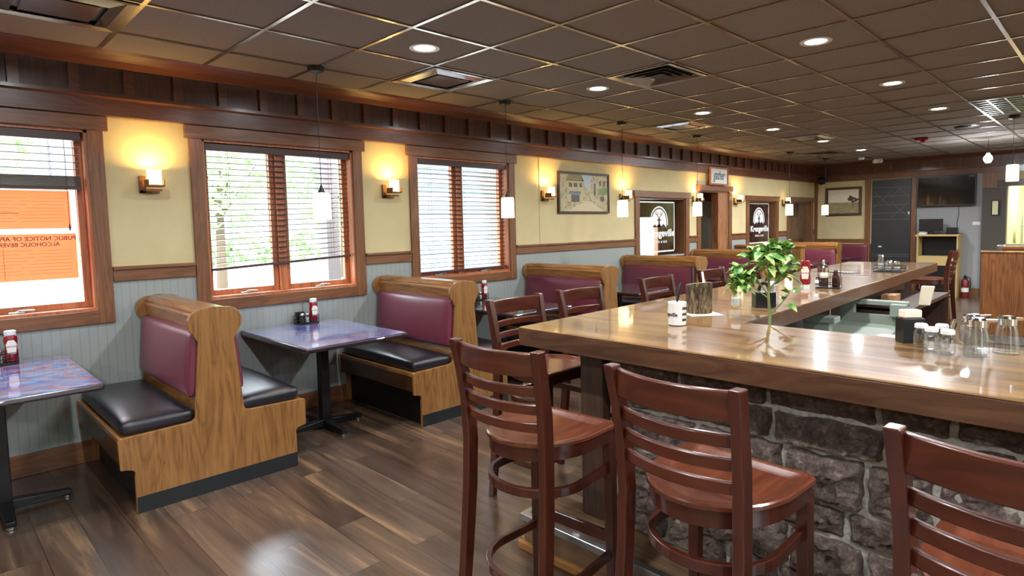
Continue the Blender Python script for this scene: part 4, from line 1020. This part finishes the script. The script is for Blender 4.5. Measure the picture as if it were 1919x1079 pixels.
# dark lattice panel
t = thing('lattice_panel', 'tall black glazed panel with crossed lattice lines at the far wall', 'panel', (-3.52, FY-.06, 0))
link('panel', MB().box(-3.86, -3.145, FY-.06, FY-.014, 0, 2.33), 'lattice', t)
m = MB()
for zz in (1.50, 1.63, 1.80, 1.98, 2.16, 2.30, .74, .78): m.box(-3.85, -3.16, FY-.066, FY-.060, zz, zz+.012)
def bar2(a, b): m.sweep([(a[0], FY-.064, a[1]), (b[0], FY-.064, b[1])], .010, .006, up=(0, 1, 0))
for cx, cz in ((-3.34, 2.12), (-3.34, 1.70), (-3.66, 1.92), (-3.36, .5)):
    bar2((cx-.16, cz-.16), (cx+.16, cz+.16)); bar2((cx-.16, cz+.16), (cx+.16, cz-.16))
link('lattice_bars', m, 'lattice_line', t)
link('latch', MB().box(-3.19, -3.165, FY-.075, FY-.06, 1.6, 1.66).box(-3.72, -3.66, FY-.075, FY-.06, .93, .96), 'whitep', t)
# television and desk
t = thing('television', 'wall mounted black television above the host desk', 'television', (-2.56, FY-.1, 2.04))
link('bezel', MB().box(-3.04, -2.06, FY-.12, FY-.07, 1.745, 2.335), 'blackp', t, .006)
link('screen', MB().box(-3.015, -2.085, FY-.122, FY-.12, 1.775, 2.315), 'tv', t)
link('wall_bracket', MB().box(-2.75, -2.35, FY-.07, FY-.012, 1.9, 2.2), 'black', t)
link('cable', MB().sweep([(-2.36, FY-.02, 1.9), (-2.34, FY-.02, 1.6), (-2.37, FY-.02, 1.4), (-2.33, FY-.02, 1.2), (-2.35, FY-.02, .9)], .008, n=6), 'black', t)
t = thing('host_desk', 'black host desk with pale maple edges below the television', 'desk', (-2.63, 14.0, 0))
link('desk_top', MB().box(-2.98, -2.26, 13.78, FY-.03, 1.165, 1.20), 'yellowwood', t, .003)
link('side_panel', MB().box(-2.95, -2.93, 13.80, FY-.03, 0, 1.165), 'yellowwood', t)
link('side_panel', MB().box(-2.30, -2.28, 13.80, FY-.03, 0, 1.165), 'yellowwood', t)
link('back_panel', MB().box(-2.93, -2.30, FY-.06, FY-.03, 0, 1.165), 'black', t)
link('drawer', MB().box(-2.93, -2.30, 13.81, FY-.1, .60, .78), 'yellowwood', t, .004)
link('cabinet', MB().box(-2.93, -2.30, 13.82, FY-.1, .13, .59), 'black', t)
link('toe_board', MB().box(-2.93, -2.30, 13.81, FY-.1, .02, .13), 'yellowwood', t)
t = thing('monitor', 'black computer monitor on the host desk', 'monitor', (-2.75, 13.95, 1.2005))
link('screen', MB().box(-2.95, -2.55, 13.93, 13.96, 1.26, 1.50), 'blackp', t, .004)
link('stand', MB().box(-2.79, -2.71, 13.95, 13.99, 1.205, 1.3).box(-2.85, -2.65, 13.9, 14.04, 1.2005, 1.212), 'blackp', t)
solo('printer', MB().box(-2.48, -2.31, 13.86, 14.02, 1.2005, 1.33), 'blackp', 'small black receipt printer right of the monitor', 'printer', bevel=.006)
solo('telephone', MB().hexa([(-2.93, 13.8, 1.2005), (-2.80, 13.8, 1.2005), (-2.80, 13.9, 1.2005), (-2.93, 13.9, 1.2005)], [(-2.93, 13.8, 1.22), (-2.80, 13.8, 1.22), (-2.80, 13.9, 1.25), (-2.93, 13.9, 1.25)]), 'whitep', 'small white telephone left of the monitor', 'telephone', bevel=.004)
t = thing('fire_extinguisher', 'red fire extinguisher on the floor beside the host desk', 'fire extinguisher', (-2.18, 14.0, 0))
link('cylinder', MB().lathe([(.06, 0), (.065, .02), (.065, .30), (.04, .35), (.02, .37), (0, .37)], (0, 0, 0), 20), 'redext', t, world=False)
link('label_band', MB().lathe([(.066, .1), (.066, .18)], (0, 0, 0), 20), 'whitep', t, world=False)
link('valve', MB().box(-.02, .02, -.06, .03, .37, .40).box(-.01, .01, -.08, .04, .41, .42), 'black', t, world=False)
link('hose', MB().sweep([(.02, -.03, .39), (.08, -.03, .37), (.09, -.03, .25), (.075, -.02, .12)], .018, n=8), 'black', t, world=False)
solo('wall_outlet', MB().box(-2.12, -2.0, FY-.02, FY-.012, 1.37, 1.43), 'whitep', 'white double outlet plate on the grey wall right of the television cable', 'outlet')
# pictures and signs
def picture(name, label, axis, p, a, b, z0, z1, art, fw_, frame):
    e = thing(name, label, 'painting', (p if axis == 0 else (a+b)/2, (a+b)/2 if axis == 0 else p, (z0+z1)/2))
    m = MB(); q = MB()
    if axis == 0:
        m.box(p, p+.03, a, b, z0, z0+fw_).box(p, p+.03, a, b, z1-fw_, z1).box(p, p+.03, a, a+fw_, z0+fw_, z1-fw_).box(p, p+.03, b-fw_, b, z0+fw_, z1-fw_); q.box(p, p+.015, a+fw_, b-fw_, z0+fw_, z1-fw_)
    else:
        m.box(a, b, p-.03, p, z0, z0+fw_).box(a, b, p-.03, p, z1-fw_, z1).box(a, a+fw_, p-.03, p, z0+fw_, z1-fw_).box(b-fw_, b, p-.03, p, z0+fw_, z1-fw_); q.box(a+fw_, b-fw_, p-.015, p, z0+fw_, z1-fw_)
    link('frame', m, frame, e, .003); link('canvas', q, art, e); return e
e = picture('framed_painting', 'framed pastel street painting on the cream wall between two lit sconces', 0, WX+.001, 5.585, 6.605, 1.68, 2.20, 'street', .024, 'walnut')
def patch(nm, mt, polys):
    m = MB()
    for P in polys: m.add([(WX+.0175+.0002*i, 5.585+1.02*u, 1.68+.52*v) for i, (u, v) in [(0, p) for p in P]], [tuple(range(len(P)))])
    link(nm, m, mt, e)
def rc(a, b, c, d): return [(a, c), (b, c), (b, d), (a, d)]
MT['psky'] = plain('picture_sky', (178, 190, 196)); MT['proad'] = plain('picture_road', (206, 190, 156)); MT['phouse'] = plain('picture_house', (190, 180, 134)); MT['pdark'] = plain('picture_dark', (92, 84, 84)); MT['pblue'] = plain('picture_blue', (98, 124, 140)); MT['pgreen'] = plain('picture_green', (120, 140, 84)); MT['proof'] = plain('picture_roof', (138, 126, 78))
patch('painted_sky', 'psky', [[(.42, .95), (.66, .95), (.60, .62), (.52, .62)]])
patch('painted_street', 'proad', [[(.15, .05), (.9, .05), (.62, .3), (.5, .3)]])
patch('painted_house', 'phouse', [rc(.17, .47, .28, .80)])
patch('painted_roof', 'proof', [[(.14, .79), (.49, .79), (.42, .95), (.2, .95)]])
e_ = MB()
def patch2(nm, mt, polys):
    m = MB()
    for P in polys: m.add([(WX+.0182, 5.585+1.02*u, 1.68+.52*v) for u, v in P], [tuple(range(len(P)))])
    link(nm, m, mt, e)
patch2('painted_windows', 'pdark', [rc(.20, .26, .64, .74), rc(.29, .36, .64, .74), rc(.40, .45, .64, .74), rc(.24, .40, .28, .46), rc(.80, .84, .70, .82), rc(.88, .92, .70, .82), rc(.69, .72, .45, .75), rc(.82, .9, .3, .42)])
patch2('painted_awning', 'pblue', [[(.19, .47), (.43, .47), (.42, .54), (.21, .54)]])
patch2('painted_tree', 'pgreen', [[(.78, .46), (.96, .48), (.97, .62), (.88, .66), (.8, .6)]])
e = picture('framed_painting', 'dark framed country landscape painting on the far end wall', 1, FY-.001, -4.80, -4.07, 1.60, 2.22, 'landscape', .055, 'frieze')
m = MB(); random.seed(2)
for k in range(30):
    a, r_ = random.random()*6.28, random.random()**.5*.095; cx, cz = -4.235+cos(a)*r_, 1.965+sin(a)*r_*.7
    m.add([(cx+.024*cos(q), FY-.0175-.0001*k, cz+.02*sin(q)) for q in [2*pi*i/8 for i in range(8)]], [tuple(range(8))])
m.add([(-4.25, FY-.0174, 1.80), (-4.232, FY-.0174, 1.80), (-4.236, FY-.0174, 1.95), (-4.246, FY-.0174, 1.95)], [(0, 1, 2, 3)])
MT['ptree'] = plain('picture_tree', (74, 66, 44)); link('painted_oak', m, 'ptree', e)
t = thing('gather_sign', 'white wooden sign reading gather above the pine doorway', 'sign', (WX+.06, 9.595, 2.145))
link('frame', MB().box(WX+.057, WX+.082, 9.28, 9.91, 2.15, 2.175).box(WX+.057, WX+.082, 9.28, 9.91, 2.42, 2.445).box(WX+.057, WX+.082, 9.28, 9.305, 2.175, 2.42).box(WX+.057, WX+.082, 9.885, 9.91, 2.175, 2.42), 'sash', t, .002)
link('board', MB().box(WX+.057, WX+.068, 9.305, 9.885, 2.175, 2.42), 'whitep', t)
link('lettering', to_wall_left(text_mb('gather', .22, sx=.68, shear=.35, ext=.0005, bold=.001), WX+.07, 9.595, 2.31), 'text_dark', t)
solo('wall_speaker', MB().lathe([(.02, -.10), (.08, -.06), (.09, 0), (.08, .06), (.02, .10)], (0, 0, 0), 20, axis=0).shift((-4.72, 13.72, 2.36)), 'blackp', 'oval black speaker hanging in the far left corner', 'speaker')

solo('wall_cable', MB().box(WX+.0005, WX+.006, 5.262, 5.268, 1.32, 2.342), 'plaster', 'thin painted cable running down the wall left of the sconce before the painting', 'cable')
# ------------------------------------------------------------------ lamps
def sconce(y, label, lit=True):
    X = WX; z = 1.90
    t = thing('wall_sconce', label, 'wall sconce', (X, y, z), 'bronze wall sconces with frosted shades')
    link('wall_plate', MB().box(.001, .02, -.075, -.035, -.07, .05).box(.001, .02, -.075, .05, -.07, -.05), 'bronze', t, .002, world=False)
    link('arm', MB().box(.02, .105, -.055, -.04, -.06, -.045).box(.09, .105, -.055, .045, -.06, -.045), 'bronze', t, world=False)
    link('shade_tray', MB().box(.05, .15, -.052, .052, -.03, -.018).box(.05, .15, -.052, -.046, -.018, .02).box(.05, .15, .046, .052, -.018, .02), 'bronze', t, .001, world=False)
    link('shade', MB().lathe([(.042, -.017), (.045, -.015), (.045, .09), (.041, .09), (.041, -.013)], (.1, 0, 0), 24), 'shade', t, world=False)
    return t
SY = [1.235, 3.20, 5.37, 6.94, 8.90, 10.33, 12.45]
SLb = ['lit bronze wall sconce right of the orange notice window', 'lit bronze wall sconce between the second and third windows', 'lit bronze wall sconce left of the street painting', 'lit bronze wall sconce right of the street painting', 'lit bronze wall sconce left of the gather sign', 'lit bronze wall sconce right of the gather sign', 'bronze wall sconce between the darker logo glass and the last porch window']
s0 = sconce(SY[0], SLb[0])
for y, l in zip(SY[1:], SLb[1:]): dup(s0, (WX, y, 1.90), l)
for y in SY[:6]: light('sconce_light', 'POINT', (WX+.1, y, 1.96), SCONCE_W, (1, .62, .2), .03)
def pendant():
    t = thing('pendant_lamp', '', 'pendant lamp', (0, 0, 0), 'hanging lamps with frosted cylinder shades')
    link('canopy', MB().lathe([(.012, -.04), (.05, -.028), (.06, -.008), (.06, 0)], (0, 0, CZ-.0075), 24), 'black', t, world=False)
    link('cord', MB().sweep([(0, 0, 1.86), (0, 0, CZ-.04)], .005, n=6), 'black', t, world=False)
    link('socket_cap', MB().lathe([(.006, 1.872), (.012, 1.85), (.026, 1.82), (.026, 1.812), (0, 1.812)][::-1], (0, 0, 0), 20), 'black', t, world=False)
    link('shade', MB().lathe([(.02, 1.815), (.055, 1.812), (.061, 1.80), (.063, 1.62), (.059, 1.62), (.057, 1.80)], (0, 0, 0), 28), 'shade', t, world=False)
    return t
PP = [(-4.255, 2.135, 'hanging lamp with frosted shade nearest the camera, before the second window'), (-4.26, 4.015, 'hanging lamp with frosted shade over the third window casing'), (-4.26, 5.87, 'hanging lamp with frosted shade right of the street painting'),
      (-4.255, 7.60, 'hanging lamp with frosted shade left of the gather sign'), (-4.25, 10.77, 'hanging lamp with frosted shade beside the darker logo glass'), (-4.25, 12.53, 'hanging lamp with frosted shade before the landscape painting')]
p0 = pendant(); p0.location = (PP[0][0], PP[0][1], 0); p0['label'] = PP[0][2]
for x, y, l in PP[1:]: dup(p0, (x, y, 0), l)
q = dup(p0, (-1.0, 9.2, .33), 'hanging lamp with frosted shade at the right edge over the oak partition')
for ch in q.children:
    if ch.name.startswith(('cord', 'canopy')): bpy.data.objects.remove(ch)
link('canopy', MB().lathe([(.012, -.04), (.05, -.028), (.06, -.008), (.06, 0)], (0, 0, CZ-.0075-.33), 24), 'black', q, world=False)
link('cord', MB().sweep([(0, 0, 1.86), (0, 0, CZ-.37)], .005, n=6), 'black', q, world=False)
for x, y in [(p[0], p[1]) for p in PP]: light('pendant_light', 'POINT', (x, y, 1.70), PEND_W, (1, .8, .5), .04)
light('pendant_light', 'POINT', (-1.0, 9.2, 2.02), PEND_W, (1, .8, .5), .04)
t = thing('bulb_pendant', 'bare bright bulb hanging near the far right wall', 'pendant lamp', (-1.55, 11.5, 2.40))
link('bulb', MB().lathe([(0, -.06), (.035, -.05), (.06, 0), (.05, .04), (.025, .07), (.02, .09)], (0, 0, 0), 20), 'bulb', t, world=False)
link('cord', MB().sweep([(0, 0, .09), (0, 0, CZ-2.41)], .006, n=6), 'black', t, world=False)
light('bulb_light', 'POINT', (-1.55, 11.5, 2.28), 40, (.95, .98, 1), .05)

def downlight(x, y, label, seen=True):
    if seen:
        t = thing('recessed_light', label, 'ceiling light', (x, y, CZ), 'round recessed ceiling lights')
        link('trim_ring', MB().lathe([(.10, -.001), (.098, -.006), (.07, -.004), (.068, -.001)], (0, 0, 0), 32), 'whitep', t, world=False)
        link('lens', MB().lathe([(.068, -.0015), (0, -.0015)], (0, 0, 0), 28), 'led', t, world=False)
        return t
XC = [GX0+T*2.5, GX0+T*5.5, GX0+T*8.5, GX0+T*11.5]; YC = [GY0+T*(1.5+3*k) for k in range(6)]
lab1 = ['bright round ceiling light nearest the camera, left of the first open vent', 'round ceiling light left of the second square vent', 'round ceiling light right of the third vent in the left row', 'round ceiling light fourth in the row along the windows', 'round ceiling light fifth in the row along the windows, above the fourth vent', 'last round ceiling light in the row along the windows']
d0 = downlight(XC[0], YC[0], lab1[0])
for y, l in zip(YC[1:], lab1[1:]): dup(d0, (XC[0], y, CZ), l)
lab2 = ['bright round ceiling light nearest in the row over the bar', 'second round ceiling light in the row over the bar', 'third round ceiling light in the row over the bar', 'fourth round ceiling light in the row over the bar']
for y, l in zip(YC[1:5], lab2): dup(d0, (XC[1], y, CZ), l)
for i, x in enumerate(XC):
    for k in range(-3, 6):
        y = YC[0]+T*3*k
        if i == 1 and k in (5,): continue
        light('downlight', 'AREA', (x, y, CZ-.012), LED_W*(.55 if i == 0 and k < 3 else 1)*(1.7 if k > 3 else 1)*(.8 if k < -1 else 1), (.95, .98, 1), .12, spread=math.radians(172))
# ceiling vents
def vent(i, j, label, open_):
    x0, y0 = GX0+T*i, GY0+T*j; c = (x0+T/2, y0+T/2)
    t = thing('ceiling_vent', label, 'ceiling vent', (c[0], c[1], CZ), 'square ceiling vents')
    h = T/2-.014
    def ring(m, a, b, z0, z1):
        m.hexa([(-a, -a, z0), (a, -a, z0), (b, -b, z1), (-b, -b, z1)], [(-a, -a, z0+.003), (a, -a, z0+.003), (b, -b, z1+.003), (-b, -b, z1+.003)])
        m.hexa([(a, -a, z0), (a, a, z0), (b, b, z1), (b, -b, z1)], [(a, -a, z0+.003), (a, a, z0+.003), (b, b, z1+.003), (b, -b, z1+.003)])
        m.hexa([(a, a, z0), (-a, a, z0), (-b, b, z1), (b, b, z1)], [(a, a, z0+.003), (-a, a, z0+.003), (-b, b, z1+.003), (b, b, z1+.003)])
        m.hexa([(-a, a, z0), (-a, -a, z0), (-b, -b, z1), (-b, b, z1)], [(-a, a, z0+.003), (-a, -a, z0+.003), (-b, -b, z1+.003), (-b, b, z1+.003)])
    link('dark_plenum', MB().box(-h, h, -h, h, -.004, -.001), 'kick', t, world=False)
    fm = MB(); ring(fm, h, h-.045, -.014, -.008); link('frame', fm, 'tbar', t, world=False)
    m = MB()
    if open_:
        ring(m, h-.05, h-.11, -.006, -.022); m.box(-h+.14, h-.14, -h+.14, h-.14, -.02, -.016); link('louvre', m, 'chrome', t, world=False)
    else:
        for a in (.21, .15, .09): ring(m, a, a-.022, -.02, -.006)
        link('louvre', m, 'tbar', t, world=False)
vent(1, -2, 'square open vent at the top left corner of the picture', True)
vent(1, 2, 'square shiny vent right of the nearest ceiling light', True)
vent(3, 4, 'square black vent with nested louvres in the middle of the ceiling', False)
vent(1, 8, 'square shiny vent behind the third hanging lamp', True)
vent(2, 12, 'square vent below the fifth ceiling light by the windows', True)
vent(1, 16, 'square vent farthest back near the far wall', False)
t = thing('egg_crate_grille', 'long pale grid return grille at the right of the ceiling', 'ceiling grille', (GX0+T*6.5, GY0+T*11, CZ))
link('dark_plenum', MB().box(-.29, .29, -.6, .6, -.004, -.001), 'kick', t, world=False)
m = MB()
for k in range(5): m.box(-.29+k*.145-.008, -.29+k*.145+.008, -.6, .6, -.02, -.004)
for k in range(9): m.box(-.29, .29, -.6+k*.15-.008, -.6+k*.15+.008, -.02, -.004)
link('grid', m, 'steel', t, world=False)
solo('ceiling_speaker', MB().lathe([(.0, CZ-.02), (.10, CZ-.018), (.115, CZ-.002)], (-1.584, 9.785, 0), 28), 'black', 'round black speaker in the ceiling left of the long grille', 'speaker')
t = thing('fire_strobe', 'red fire alarm strobe on the ceiling above the television', 'fire alarm', (-2.237, 10.62, CZ))
link('base', MB().box(-.09, .09, -.06, .06, -.035, -.0075), 'red', t, .01, world=False)
link('lens', MB().box(-.02, .05, -.03, .03, -.06, -.035), 'red', t, .008, world=False)
t = thing('emergency_light', 'beige twin head emergency light under the ceiling near the far wall', 'emergency light', (-3.6, 13.55, CZ))
link('body', MB().box(-.07, .07, -.04, .04, -.09, -.008), 'whitep', t, .01, world=False)
for s_ in (-1, 1): link('head', MB().lathe([(.02, -.03), (.035, .02), (.0, .03)], (s_*.06, -.05, -.06), 14, axis=1), 'whitep', t, world=False)
solo('smoke_detector', MB().lathe([(0, CZ-.05), (.05, CZ-.045), (.06, CZ-.008)], (-3.75, 13.0, 0), 20), 'whitep', 'round white smoke detector left of the emergency light', 'smoke detector')

# ------------------------------------------------------------------ outdoors
struct('ground_outside', MB().box(-60, WX-.16, -40, 6.84, -.35, -.3).box(-60, -7.61, 6.84, 60, -.35, -.3), 'concrete')
random.seed(21)
def tree(x, y, z, R, n, label, h=None):
    t = thing('tree', label, 'tree', (x, y, -.3), 'trees outside the windows')
    m = MB()
    for i in range(n):
        while True:
            p = Vector((random.uniform(-1, 1), random.uniform(-1, 1), random.uniform(-1, 1)))
            if .35 < p.length < 1: break
        p = Vector((p.x*R, p.y*R, p.z*R*(h or 1)+z+.3)); d = Vector((random.uniform(-1, 1), random.uniform(-1, 1), random.uniform(-1, .4)))
        s_ = Vector((random.uniform(-1, 1), random.uniform(-1, 1), random.uniform(-1, 1))).normalized()*.11; d = d.normalized()*.17
        m.add([p-s_, p-d, p+s_, p+d], [(0, 1, 2, 3)])
    link('foliage', m, 'leaf_ext', t, world=False)
    tm = MB().sweep([(0, 0, 0), (.1, 0, z*.6+.3), (0, .1, z+.3)], [.35, .25, .12], n=8)
    for k in range(5): tm.sweep([(0, .05, z*.5+.3+k*.2), (R*.6*cos(k*1.3), R*.6*sin(k*1.3), z+.3+k*.25)], [.12, .03], n=6)
    link('trunk', tm, 'bark_ext', t, world=False)
tree(-19, .6, 4.3, 2.0, 1300, 'leafy tree outside the window with the orange notices')
tree(-21, 7.0, 3.5, 2.0, 1300, 'leafy tree outside behind the left half of the second window')
tree(-21.5, 11.6, 3.2, 2.1, 1500, 'leafy tree outside behind the right half of the second window')
random.seed(4)
m = MB()
for i in range(1500):
    p = Vector((-34+random.uniform(-.8, .8), random.uniform(-4, 26), -.3+random.uniform(.1, 1.7))); s_ = Vector((random.uniform(-1, 1), random.uniform(-1, 1), random.uniform(-1, 1)))*.26; d = Vector((random.uniform(-1, 1), random.uniform(-1, 1), .5)).normalized()*.28
    m.add([p-s_, p-d, p+s_, p+d], [(0, 1, 2, 3)])
solo('hedge', m, 'leaf_ext', 'long green hedge across the car park outside', 'hedge')
solo('porch_post', MB().box(-6.6, -6.45, 3.28, 3.43, -.3, 3.0), 'post_ext', 'dark square post outside the right half of the second window', 'post')
m = MB().box(-14.3, -14, 8.5, 24, -.3, 6)
for k in range(36): m.prism([(-14, .0+k*.16), (-13.97, .0+k*.16), (-14, .15+k*.16)], 1, 8.5, 24)
solo('neighbour_building', m, 'siding', 'pale lap sided building outside the third window', 'building')
bpy.context.view_layer.update()
